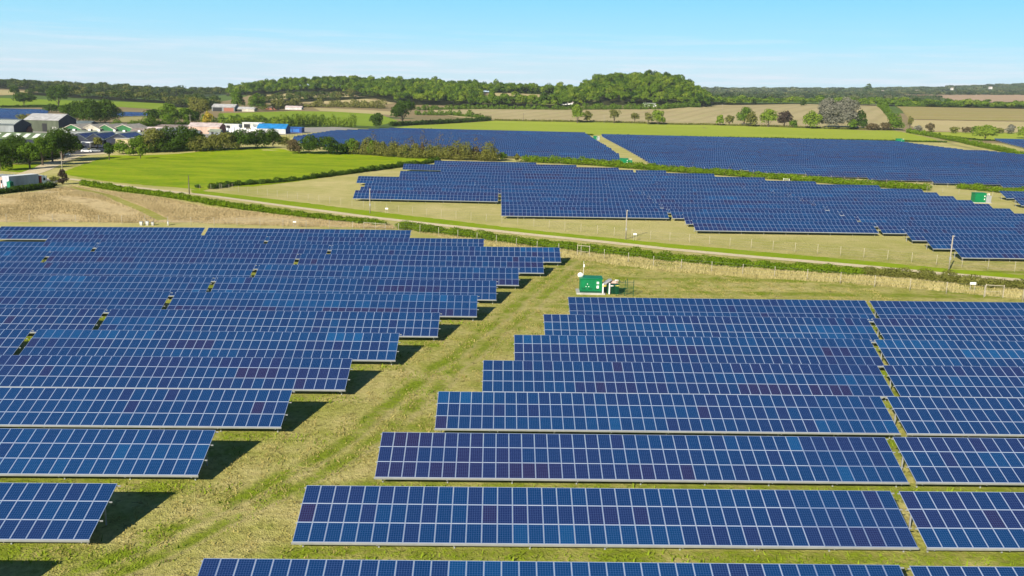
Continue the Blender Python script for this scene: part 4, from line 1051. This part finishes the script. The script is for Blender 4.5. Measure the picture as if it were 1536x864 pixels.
flat_box('shed', 'navy shed row with white doors behind the brownish roof', 254, 193.5, 56, 3.0, 8, W_NAVY, R_DGREY,
         openings=tuple(('door', -.46+.2*i, -.37+.2*i, .1, 2.4, WHITEP) for i in range(5)))
barn('shed', 'long pinkish shed with a pale roof and dark right gable', 306, 200.5, 46, 4.6, 2.2, 14, W_PINK, R_PINK, 'x', 0, BRICK, openings=(('window', -.2, -.1, 1.2, 2.2, GLASS), ('window', .12, .22, 1.2, 2.2, GLASS)))
barn('shed', 'low grey roofed shed between the tree row and pinkish shed', 262, 204, 56, 2.6, 1.5, 10, W_GREY, R_DGREY, 'x', 0, BRICK)
for i, (px_, w_, lab) in enumerate(((117, 30, 'dark gabled workshop with solar roof, left of three'), (142, 27, 'dark gabled workshop with solar roof, middle of three'), (178, 35, 'dark gabled workshop with solar roof, right and widest of three'))):
    barn('workshop', lab, px_, 222.5, w_, 4.0, 2.6, 20, W_NAVY, R_DGREY, 'y', 0, W_NAVY, cat='workshop', group='dark gabled workshops', solar=True,
         openings=(('door', -.3, -.02, .1, 2.6, DARKO), ('window', .15, .36, 1.2, 2.2, GLASS)))
flat_box('workshop', 'sandy walled building with a pale flat roof beside the pasture', 188, 223.5, 27, 4.6, 12, SAND, CONC, 'workshop', (('door', .30, .48, .1, 3.4, DARKO),), .5)
for px_, py_, w_, hh, dd, wl, rf_, lab in ((212, 203, 30, 2.6, 8, W_GREY, R_BROWN, 'brown roofed lean-to shed right of the green gabled units'), (232, 201, 24, 2.8, 8, W_NAVY, R_PINK, 'small navy shed with a pale pinkish roof near the tree row'),
        (90, 203, 22, 2.4, 7, W_GREY, R_LGREEN, 'low grey shed between the olive barn and the green units'), (322, 203, 16, 2.4, 6, W_GREY, R_LGREEN, 'low shed at the right end of the pinkish shed'), (285, 206.5, 26, 2.6, 7, BRICK, R_DGREY, 'brick outhouse with a slate grey roof behind the tree row')):
    barn('outhouse', lab, px_, py_, w_, hh, 1.4, dd, wl, rf_, 'x', 0, None, openings=(('door', -.3, -.1, .1, 2.1, DARKO), ('window', .1, .3, 1.0, 1.8, GLASS)))
# white stacks and sheds by the blue unit
flat_box('shed', 'white low shed with flat roof among the white stacks', 345, 193, 26, 3.2, 8, W_WHITE, WHITEP, openings=(('door', -.2, 0, .1, 2.4, DARKO),))
flat_box('shed', 'white open shed with long flat roof right of the white stacks', 378, 192, 28, 4.0, 9, W_WHITE, WHITEP, openings=(('door', -.42, -.1, .1, 3.0, DARKO), ('door', .05, .4, .1, 3.0, W_GREY)))
rs = random.Random(4)
for i in range(14):
    px_ = 333+i*4.2; py_ = 198.5+rs.uniform(-2, 1.5); p = g(px_, py_); hh = rs.uniform(1.6, 3.6); ww = rs.uniform(1.3, 2.4)
    t = thing('pallet_stack', f'white wrapped pallet stack in the yard, {ORD[i] if i else "first"} from the left', 'pallet stack', tuple(p), rs.uniform(-.2, .2), 'white wrapped stacks in the yard')
    MB().box((0, 0, .08), (ww, ww, .16)).build('pallet', [plain('pallet_wood', (.32, .24, .15))], t)
    m = MB(); k = max(1, int(hh/1.1))
    for q in range(k): m.box((rs.uniform(-.05, .05), rs.uniform(-.05, .05), .16+hh/k*(q+.48)), (ww*.94, ww*.94, hh/k*.95), rs.uniform(-.04, .04))
    m.build('wrapped_load', [WHITEP], t)
barn('shed', 'blue shed with bright blue roof and white front wall', 407, 200.5, 42, 3.6, 2.8, 14, W_WHITE, R_BLUE, 'x', 0, W_DBLUE, openings=(('door', -.35, -.2, .1, 2.8, W_GREY), ('door', .1, .25, .1, 2.8, W_GREY)))
flat_box('shed', 'dark blue box-shaped unit with glazed blue front', 440, 199, 25, 3.6, 9, W_DBLUE, W_BLUE, openings=(('window', -.42, -.08, .6, 2.8, W_BLUE), ('window', -.02, .34, .6, 2.8, W_BLUE)))
# farm and far houses
t, W_ = barn('farm_barn', 'open sided farm barn with a pale grey roof', 335, 167, 33, 5.5, 3.2, 20, W_GREY, R_GREY, 'x', 0, None, cat='barn', openings=(('door', -.46, -.06, .1, 4.6, DARKO), ('door', .02, .46, .1, 4.6, BRICK)))
barn('farm_barn', 'low farm barn with pale roof and cream end', 366, 167.3, 30, 3.2, 2.4, 14, W_CREAM, R_GREY, 'x', 0, W_CREAM, cat='barn', openings=(('door', -.4, -.1, .1, 2.6, DARKO),))
barn('farm_shed', 'small brown roofed shed left end of the farm scrub', 407, 165, 16, 3.0, 2.0, 10, BRICK, R_BROWN, 'x', 0, None)
barn('farm_shed', 'pinkish heap-like roofed shed in the farm scrub', 440, 164.5, 24, 2.6, 2.2, 12, W_WHITE, R_PINK, 'x', 0, None)
barn('farmhouse', 'white house with pinkish roof in front of the rounded wood', 851, 157.5, 17, 3.0, 2.2, 9, WHITEP, R_PINK, 'x', 0, None, cat='house', openings=(('window', -.35, -.22, 1, 2, GLASS), ('door', -.05, .04, .1, 2.2, GLASS), ('window', .2, .34, 1, 2, GLASS)))
barn('farmhouse', 'long white building standing at the foot of the rounded wood', 975, 160.5, 18, 3.6, 2.0, 9, WHITEP, R_LGREEN, 'x', 0, None, cat='house', openings=(('window', -.3, -.18, 1, 2.2, GLASS), ('window', .1, .24, 1, 2.2, GLASS)))
for px_, py_, w_, lab in ((1318, 135.5, 3.5, 'tiny white house far off right of the round horizon tree'), (1325, 135, 3, 'tiny white cottage next to the far white house'), (1376, 134.5, 4, 'tiny white house in the middle of the distant right hills'), (1429, 130.5, 3, 'tiny pale house high on the distant hills'), (1487, 129, 4, 'tiny white house highest on the distant right hills')):
    p = atY(px_, py_, 3650); z = h1(p[0], 3650)
    t = thing('house', lab, 'house', (p[0], 3650, max(z, p[2]-9)-2))
    wv = w_*mpp(3650)
    MB().box((0, 5, 3), (wv, 10, 8)).build('wall', [W_WHITE], t)
    MB().prism([(-wv/2-.4, -1, 6.8), (-wv/2-.4, 5, 10), (-wv/2-.4, 11, 6.8)], (wv+.8, 0, 0)).build('roof', [R_BROWN], t)

# ================================================================ VEHICLES AND YARD THINGS
TYRE = plain('tyre_rubber', (.02, .02, .02), .9); RIM = plain('steel_rim', (.4, .4, .42), .4, .5)
def wheel(t, x, y, r=.33, wd=.22):
    m = MB(); m.tube((x, y-wd/2, r), (x, y+wd/2, r), r, r, 14); o = m.build('wheel', [TYRE], t)
    q = MB(); q.tube((x, y-wd/2-.015, r), (x, y+wd/2+.015, r), r*.58, r*.58, 10); q.build('rim', [RIM], o)
def car(px, py, label, paint, rz, cat='car', van=False):
    p = g(px, py); t = thing('parked_van' if van else 'parked_car', label, cat, tuple(p), rz, 'vehicles in the car park')
    m = MB(); L, W = (5.2, 1.95) if van else (4.3, 1.78)
    if van: prof = [(-L/2, .35), (L/2, .35), (L/2, .95), (L/2-.25, 1.15), (L/2-1.0, 1.95), (L/2-1.3, 2.1), (-L/2+.05, 2.1), (-L/2, 1.9)]
    else: prof = [(-L/2, .32), (L/2, .30), (L/2, .70), (L/2-.25, .85), (L/2-1.15, .95), (L/2-1.85, 1.42), (-L/2+.85, 1.45), (-L/2+.12, 1.0), (-L/2, .85)]
    m.prism([(x, -W/2, z) for x, z in prof], (0, W, 0)); m.build('body', [paint], t)
    q = MB()
    for s in (-1, 1):
        y = s*(W/2+.004)
        pts = [(L/2-1.9, y, 1.36), (-L/2+.9, y, 1.38), (-L/2+.45, y, 1.0), (L/2-1.25, y, .98)] if not van else [(L/2-1.05, y, 1.85), (L/2-2.0, y, 1.85), (L/2-2.0, y, 1.2), (L/2-.5, y, 1.2)]
        q.prism(pts, (0, s*.02, 0))
    q.build('side_window', [GLASS], t)
    q = MB(); a = (L/2-1.13, .98, L/2-1.82, 1.40) if not van else (L/2-.27, 1.17, L/2-.98, 1.92)
    q.prism([(a[0]+.03, -W/2+.1, a[1]), (a[0]+.03, W/2-.1, a[1]), (a[2]+.03, W/2-.1, a[3]), (a[2]+.03, -W/2+.1, a[3])], (.02, 0, .02)); q.build('windscreen', [GLASS], t)
    for x in (-L/2+.8, L/2-.85):
        for s in (-1, 1): wheel(t, x, s*(W/2-.1))
    for s in (-1, 1): MB().box((L/2+.01, s*(W/2-.28), .66), (.05, .3, .14)).build('headlight', [WHITEP], t)
CARW = plain('white_car_paint', (.75, .75, .76), .25, 0, .04); CARS = plain('silver_car_paint', (.45, .47, .50), .25, .4, .05); CARD = plain('dark_car_paint', (.03, .035, .05), .25, 0, .1)
car(130, 228.5, 'white car parked beside the white canopy', CARW, .25); car(143, 228, 'silver car parked right of the white car', CARS, .3)
car(153, 227, 'dark car at the right end of the car park', CARD, .3); car(97, 233.5, 'white car at the lane bend under the tallest dark tree', CARW, .5)
car(122, 225, 'white van parked under the white canopy', CARW, .1, 'van', True)
p = g(128, 224.5); t = thing('canopy', 'white flat canopy on posts above the parked van', 'canopy', tuple(p))
MB().box((0, 0, 3.3), (7.0, 5.0, .25)).build('canopy_roof', [WHITEP], t)
for sx in (-3.2, 3.2):
    for sy in (-2.2, 2.2): MB().tube((sx, sy, 0), (sx, sy, 3.2), .09).build('post', [GALV], t)

# lorry, hut and toilet by the left frame edge
a, b = g(12, 284), g(62, 279.5); ang = math.atan2(b[1]-a[1], b[0]-a[0]); L = float(np.hypot(*(b-a)[:2]))
t = thing('lorry', 'articulated lorry with long pale trailer and a red and white cab', 'lorry', (*((a+b)/2)[:2], h1(*((a+b)/2)[:2])), ang)
TRL = ribbed('pale_trailer_curtain', (.36, .37, .41), 1.3, .18)
m = MB(); m.box((-1.2, 0, 2.35), (L*.88, 2.55, 2.7)); tr_ = m.build('trailer', [TRL], t)
MB().box((-1.2, 0, 3.74), (L*.89, 2.6, .10)).build('trailer_roof', [WHITEP], tr_)
MB().box((-1.2, 0, .85), (L*.86, 1.1, .3)).build('chassis', [DARKO], t)
cx = L/2-.1
m = MB(); m.prism([(cx-1.2, -1.22, .6), (cx+.95, -1.22, .6), (cx+.95, -1.22, 1.7), (cx+.75, -1.22, 2.9), (cx+.1, -1.22, 3.3), (cx-1.2, -1.22, 3.3)], (0, 2.44, 0)); cb = m.build('cab', [WHITEP], t)
MB().box((cx-.95, 0, 1.9), (.5, 2.48, 2.5)).build('red_panel', [plain('red_lorry_paint', (.55, .07, .04), .35)], cb)
MB().prism([(cx+.97, -1.05, 1.75), (cx+.97, 1.05, 1.75), (cx+.79, 1.05, 2.75), (cx+.79, -1.05, 2.75)], (.03, 0, .01)).build('windscreen', [GLASS], cb)
for s in (-1, 1): MB().box((cx+.25, s*1.23, 2.15), (.8, .03, .8)).build('side_window', [GLASS], cb)
for x in (cx+.3, cx-1.9, -L/2+1.2, -L/2+2.4, -L/2+3.6):
    for s in (-1, 1): wheel(t, x, s*1.05, .5, .3)
p = g(16, 284.5); t = thing('portable_toilet', 'green portable toilet cabin in front of the lorry trailer', 'toilet cabin', tuple(p), ang)
GRN = plain('green_plastic', (.01, .16, .09), .5)
MB().box((0, 0, 1.1), (1.2, 1.2, 2.2)).build('cabin', [GRN], t); MB().dome((0, 0, 2.2), .62, 10, 4, 0, .35).build('cabin_roof', [GRN], t)
MB().box((0, -.62, 1.05), (.75, .05, 1.8)).build('door', [plain('dark_green_plastic', (.006, .09, .05), .5)], t)
flat_box('hut', 'pinkish site hut with flat roof at the left frame edge', 1, 280, 14, 3.0, 4, W_PINK, W_GREY, 'hut', (('window', .05, .3, 1.1, 2.0, GLASS),))
a, b = g(-12, 269), g(70, 272.5); t = thing('boundary_wall', 'grey sheet metal wall behind the lorry', 'wall', tuple((a+b)/2), math.atan2(b[1]-a[1], b[0]-a[0])); L = float(np.hypot(*(b-a)[:2]))
MB().box((0, 0, .9), (L, .12, 1.8)).build('sheet_panel', [W_GREY], t)
for i in range(6): MB().box((-L/2+L*i/5, .12, 1.0), (.1, .1, 2.0)).build('post', [GALV], t)
for px_ in (3, 8):
    p = g(px_, 284); t = thing('bollard', f'white post {"left" if px_ == 3 else "right"} of a pair in front of the site hut', 'post', tuple(p))
    MB().tube((0, 0, 0), (0, 0, 1.5), .12).build('post_shaft', [WHITEP], t); MB().dome((0, 0, 1.5), .13, 8, 3).build('post_cap', [WHITEP], t)

# ================================================================ SUBSTATIONS, POLES, FENCES
CAB = plain('substation_green', (.004, .17, .060), .4, 0, .12, .8); CABD = plain('substation_dark_green', (.004, .07, .03), .5, 0, .12); BUSH = plain('white_insulator', (.78, .77, .74), .35, 0, .05)
PINKI = plain('copper_pink_insulator', (.62, .40, .33), .5); YEL = plain('warning_yellow', (.75, .62, .12), .5)
def substation():
    p = g(886, 441); m_ = mpp(p[1]); t = thing('substation', 'green transformer substation with white ducts beside the grass aisle', 'substation', (p[0], p[1], p[2]), -.03)
    Wc = 3.3
    MB().box((0, 1.1, .09), (Wc+1.0, 3.2, .26)).build('plinth', [CONC], t)
    m = MB(); m.box((0, 1.1, 1.26), (Wc, 2.3, 2.06)); cb = m.build('cabinet', [CAB], t)
    MB().box((0, 1.1, 2.34), (Wc+.2, 2.5, .14)).build('cabinet_roof', [CAB], t)
    MB().box((0, -.06, .36), (Wc, .05, .26)).build('vent_skirt', [CABD], t)
    for i in range(3): MB().box((-Wc/2+.55+i*1.0, -.07, 1.36), (.94, .05, 1.7)).build('door', [CAB], t)
    for i in range(3):
        for q in range(3): MB().box((-Wc/2+.55+i*1.0, -.105, .72+.1*q), (.6, .02, .05)).build('louvre', [CABD], t)
    for x, z in ((-.55, 1.55), (-.75, 1.15), (-.35, 1.15)): MB().tube((x, -.12, z), (x, -.10, z), .07, .07, 8).build('warning_disc', [BUSH], t)
    for z in (1.75, 1.12): MB().box((1.0, -.11, z), (.34, .03, .42 if z < 1.5 else .34)).build('sign_plate', [BUSH], t)
    # transformer with white ducts
    x0 = Wc/2+.15
    MB().box((x0+1.55, .9, .75), (1.7, 1.7, 1.3)).build('transformer_tank', [CABD], t)
    for i in range(8): MB().box((x0+.9+i*.2, -.02, .75), (.07, .25, 1.0)).build('cooling_fin', [CABD], t)
    m = MB(); m.prism([(x0-.15, -.2, 1.55), (x0+.95, .5, 2.1), (x0+1.35, .5, 2.1), (x0+.3, -.2, 1.55)], (0, .7, .10)); m.build('duct_cover', [GALV], t)
    MB().box((x0-.02, -.22, .95), (.18, .18, 1.5)).build('duct', [BUSH], t); MB().box((x0+.95, -.25, .95), (.19, .18, 1.7)).build('duct', [BUSH], t)
    MB().box((x0+1.55, 1.0, 1.75), (1.5, .5, .35)).build('bushing_beam', [PINKI], t)
    for x, y, mt in ((x0+1.0, .8, BUSH), (x0+2.15, 1.3, BUSH), (x0+1.3, -.1, BUSH), (x0+2.2, .1, YEL), (x0+.2, -.35, YEL)):
        q = MB(); zb = 1.35 if y < .5 else 1.95
        q.tube((x-.28, y, zb), (x+.28, y, zb), .085, .085, 8); q.build('insulator', [mt], t)
    p2 = g(937, 444); f = thing('security_fence', 'dark green security fence panel right of the substation', 'fence', tuple(p2), .12)
    for i in range(5): MB().box((-1.3+.65*i, (i % 2)*1.2, 1.2), (.07, .07, 2.4)).build('post', [CABD], f)
    for z in (.4, 1.2, 2.1): MB().box((0, 0, z), (2.6, .04, .05)).build('rail', [CABD], f)
    for z in (.4, 2.1): MB().box((-.65, .6, z), (.05, 1.2, .05)).build('rail', [CABD], f)
    m = MB()
    for i in range(26): m.box((-1.28+i*.102, 0.035, 1.2), (.012, .012, 2.0))
    m.build('mesh_panel', [CABD], f)
    p3 = g(869.5, 438); d = thing('satellite_dish', 'white round dish on a pole at the left corner of the substation', 'dish', tuple(p3))
    MB().tube((0, 0, 0), (0, 0, 2.55), .05).build('pole', [BUSH], d)
    m = MB(); m.dome((0, 0, 0), .42, 18, 4, 0, .28); o = m.build('reflector', [BUSH], d, (0, -.1, 2.65), (R(100), 0, 0))
    p4 = g(874, 436); d = thing('mast', 'thin pale mast behind the white dish', 'mast', tuple(p4))
    MB().tube((0, 0, 0), (0, 0, 4.6), .022).build('pole', [BUSH], d); MB().box((.05, 0, 3.9), (.2, .1, .4)).build('antenna', [BUSH], d)
substation()
def cabinet(px, py, label, wm, hm, dm, white=True):
    p = g(px, py); t = thing('substation', label, 'substation', tuple(p))
    MB().box((.6, dm/2, .08), (wm+2.4, dm+.6, .2)).build('plinth', [CONC], t)
    MB().box((0, dm/2, hm/2+.15), (wm, dm, hm)).build('cabinet', [CAB], t); MB().box((0, dm/2, hm+.2), (wm+.15, dm+.15, .12)).build('cabinet_roof', [CAB], t)
    MB().box((-wm*.2, -.03, hm*.5+.1), (wm*.45, .05, hm*.8)).build('door', [CAB], t)
    for z in (.42, .75): MB().box((wm*.36, -.05, hm*z), (.3, .03, .36)).build('sign_plate', [BUSH], t)
    MB().box((wm/2+.95, dm/2, hm*.42), (1.6, dm*.8, hm*.75)).build('transformer_tank', [GALV if white else CAB], t)
    for i in range(3): MB().tube((wm/2+.5+.45*i, dm*.4, hm*.8), (wm/2+.5+.45*i, dm*.4, hm*1.05), .1, .07, 8).build('insulator', [BUSH], t)
cabinet(1470, 304.5, 'green cabinet with white transformer beyond the right end of the middle block', 3.3, 2.7, 2.4)
cabinet(936, 247.5, 'green cabinet at the near end of the pale grass strip', 3.6, 2.6, 2.4, False)
cabinet(1349, 214, 'bright green cabinet at the back corner of the right far block', 4.6, 3.0, 2.4, False)
cabinet(893, 210, 'small cabinet with white gear at the far end of the pale grass strip', 2.6, 2.6, 2.2, True)
POLE_W = plain('weathered_pole', (.33, .29, .23), .85); POLE_D = plain('dark_pole', (.09, .075, .06), .9)
def pole(px, py, hm, label, mat, arm=False, cam_=True, name='camera_pole'):
    p = g(px, py); t = thing(name, label, 'pole', tuple(p)); MB().tube((0, 0, -.2), (0, 0, hm), .13 if cam_ else .16, .10, 8).build('pole_shaft', [mat], t)
    if cam_:
        MB().box((.12, -.1, hm-.12), (.16, .34, .16)).build('camera_housing', [GALV], t); MB().box((0, 0, hm*.35), (.3, .22, .5)).build('control_box', [GALV], t)
    if arm:
        MB().box((0, 0, hm-.4), (2.0, .12, .12)).build('crossarm', [mat], t)
        for x in (-.85, 0, .85): MB().tube((x, 0, hm-.34), (x, 0, hm-.1), .06, .05, 6).build('insulator', [BUSH], t)
pole(938.5, 359, 6.2, 'pale camera pole beside the lane near the middle', POLE_W)
pole(1423, 406, 6.3, 'pale camera pole beside the lane near the right frame edge', POLE_W)
pole(555, 320, 6.1, 'pale camera pole beside the lane left of the middle block', POLE_W)
pole(284, 291, 5.2, 'dark wooden pole at the pasture gate', POLE_D, False, False, 'wooden_pole')
pole(94, 262, 6.5, 'thin pole behind the purplish bush where lanes meet', POLE_W, False, False, 'wooden_pole')
for px_, py_, hm, lab in ((633, 174, 9, 'wooden power pole, leftmost of the far line'), (785, 182, 9, 'dark wooden power pole left of the light green pair'), (906, 186, 9, 'power pole with crossarm right of the light green pair'), (1083, 167, 9, 'power pole in the tilled field below the far wood'), (1202, 160, 9, 'dark power pole on the skyline of the tilled field'), (286, 196, 11, 'pale tall pole left of the yellow tree'), (178, 183, 8, 'pale pole beside the dark trio of trees')):
    pole(px_, py_, hm, lab, POLE_D if 'dark' in lab else POLE_W, True, False, 'power_pole')
WOODP = plain('fence_post_wood', (.40, .36, .28), .9); WIRE = plain('fence_wire', (.25, .25, .24), .5, .5)
def fence(line, hm, spacing, label, post=WOODP, r=.055, wires=4):
    P = [g(*q) for q in line]; t = thing('wire_fence', label, 'fence', tuple(P[0])); pts = []
    carry = 0.0
    for a, b in zip(P, P[1:]):
        L = float(np.hypot(*(b-a)[:2])); d = carry
        while d < L:
            q = a+(b-a)*d/L; pts.append(np.array([q[0], q[1], h1(q[0], q[1])])); d += spacing
        carry = d-L
    pm = MB(); pm.tube((0, 0, -.3), (0, 0, hm), r, r*.9, 6); me = pm.mesh('post', [post])
    for q in pts[:100]: link('post', me, t, tuple(q-P[0]))
    w_ = MB()
    for a, b in zip(pts, pts[1:]):
        for i in range(wires):
            z = np.array([0, 0, hm*(.18+.78*i/(wires-1))]); w_.tube(tuple(a-P[0]+z), tuple(b-P[0]+z), .009, .009, 3, 0, False)
    w_.build('wire', [WIRE], t)
fence([(-60, 333), (0, 333.5), (150, 335.5), (330, 339), (520, 344.5), (620, 349), (700, 360), (860, 383), (1000, 403), (1216, 421), (1400, 439), (1536, 452), (1640, 461)], 1.9, 5.2, 'post and wire deer fence round the near solar field')
fence([(330, 285), (420, 296), (520, 309), (600, 320), (700, 330), (800, 340), (940, 356), (1100, 371), (1216, 380), (1330, 390), (1450, 402), (1536, 409), (1640, 418)], 1.9, 4.2, 'pale post and wire fence along the far side of the lane', plain('pale_post', (.46, .41, .30), .9), .038)
fence([(945, 249), (1000, 253.5), (1100, 260.5), (1216, 268.5), (1300, 275), (1400, 281), (1536, 290), (1600, 295)], 1.9, 5.0, 'pale post fence in front of the right far block', plain('pale_post', (.46, .41, .30), .9), .05)
fence([(1390, 288), (1440, 292), (1500, 297), (1560, 301)], 1.9, 5.0, 'short pale post fence behind the green cabinet at right', plain('pale_post', (.46, .41, .30), .9), .05)
fence([(430, 206.5), (470, 201.5), (540, 195)], 1.8, 5.5, 'dark fence below the blue units at the far block corner', POLE_D, .09)
fence([(1440, 231), (1490, 240), (1560, 254)], 1.6, 6, 'pale fence beside the diagonal green hedge at right', plain('pale_post', (.46, .41, .30), .9), .05)
fence([(283, 285), (310, 285.5), (345, 284), (360, 283)], 1.7, 3.2, 'stock fence round the pasture gate corner', plain('pale_post', (.46, .41, .30), .9), .038)
def gate(pa, pb, hm, label, mat):
    a, b = g(*pa), g(*pb); L = float(np.hypot(*(b-a)[:2])); t = thing('gate_frame', label, 'gate', tuple(a), math.atan2(b[1]-a[1], b[0]-a[0]))
    for x in (0, L): MB().box((x, 0, hm/2), (.10, .10, hm)).build('gate_post', [mat], t)
    MB().box((L/2, 0, hm-.15), (L, .07, .08)).build('top_rail', [mat], t)
    MB().box((L/2, .0, hm*.45), (L, .05, .05)).build('rail', [mat], t)
PALEW = plain('pale_timber', (.40, .35, .26), .9)
gate((1477, 445), (1504, 446.5), 2.0, 'pale timber braced frame in the near field fence at right', PALEW)
gate((546, 343.5), (578, 346), 1.6, 'pale timber braced frame where the lane hedge breaks', PALEW)
gate((866, 384), (884, 385.5), 2.2, 'pale timber braced frame in the fence above the substation', PALEW)
gate((1175, 271.5), (1184, 272.3), 1.0, 'small white gate in front of the olive hedge', WHITEP)
def sign(px, py, wm, hm, zb, label, mat=WHITEP):
    p = g(px, py); t = thing('sign_board', label, 'sign', tuple(p)); MB().box((0, 0, zb+hm/2), (wm, .04, hm)).build('board', [mat], t)
    for s in (-1, 1): MB().box((s*wm*.36, .05, (zb+hm)/2), (.06, .06, zb+hm)).build('leg', [WOODP], t)
sign(1458, 438, .95, .36, 1.2, 'small white sign on the near field fence at right')
sign(442, 342, .7, .3, 1.2, 'small white sign on the fence above the left solar rows')
sign(580, 320, .7, .35, 1.0, 'small white sign by the lane below the middle block')
sign(952, 361, .7, .35, 1.2, 'small white sign right of the middle camera pole')
# white boxes by the fence above the left rows
for i, (px_, w_, h_, lab) in enumerate(((212, 0.6, .4, 'white water tank box, left of the group by the fence'), (221, 0.6, .5, 'white box in the middle of the group by the fence'), (229, .5, .3, 'low white box right of the middle one by the fence'), (252, .3, .5, 'lone white box right of the group by the fence'))):
    p = g(px_, 338); t = thing('meter_box', lab, 'box', tuple(p), .1*i)
    MB().box((0, 0, .2), (w_*.9, .5, .4)).build('stand', [CONC], t); MB().box((0, 0, .4+h_/2), (w_, .6, h_)).build('casing', [W_WHITE], t); MB().box((0, 0, .43+h_), (w_+.08, .68, .06)).build('lid', [GALV], t)

# ================================================================ AIR
def haze():
    k = NT('thin_haze'); pv = k.n('ShaderNodeVolumePrincipled')
    pv.inputs['Color'].default_value = (.80, .90, 1.0, 1); pv.inputs['Density'].default_value = 4.2e-5; pv.inputs['Anisotropy'].default_value = .0
    k.t.links.new(pv.outputs[0], k.out.inputs['Volume'])
    m = MB(); m.box((0, 3080, 98), (11600, 6400, 206)); o = m.build('haze', k.m); o['kind'] = 'stuff'; o['label'] = 'thin pale haze of the distance'
haze()
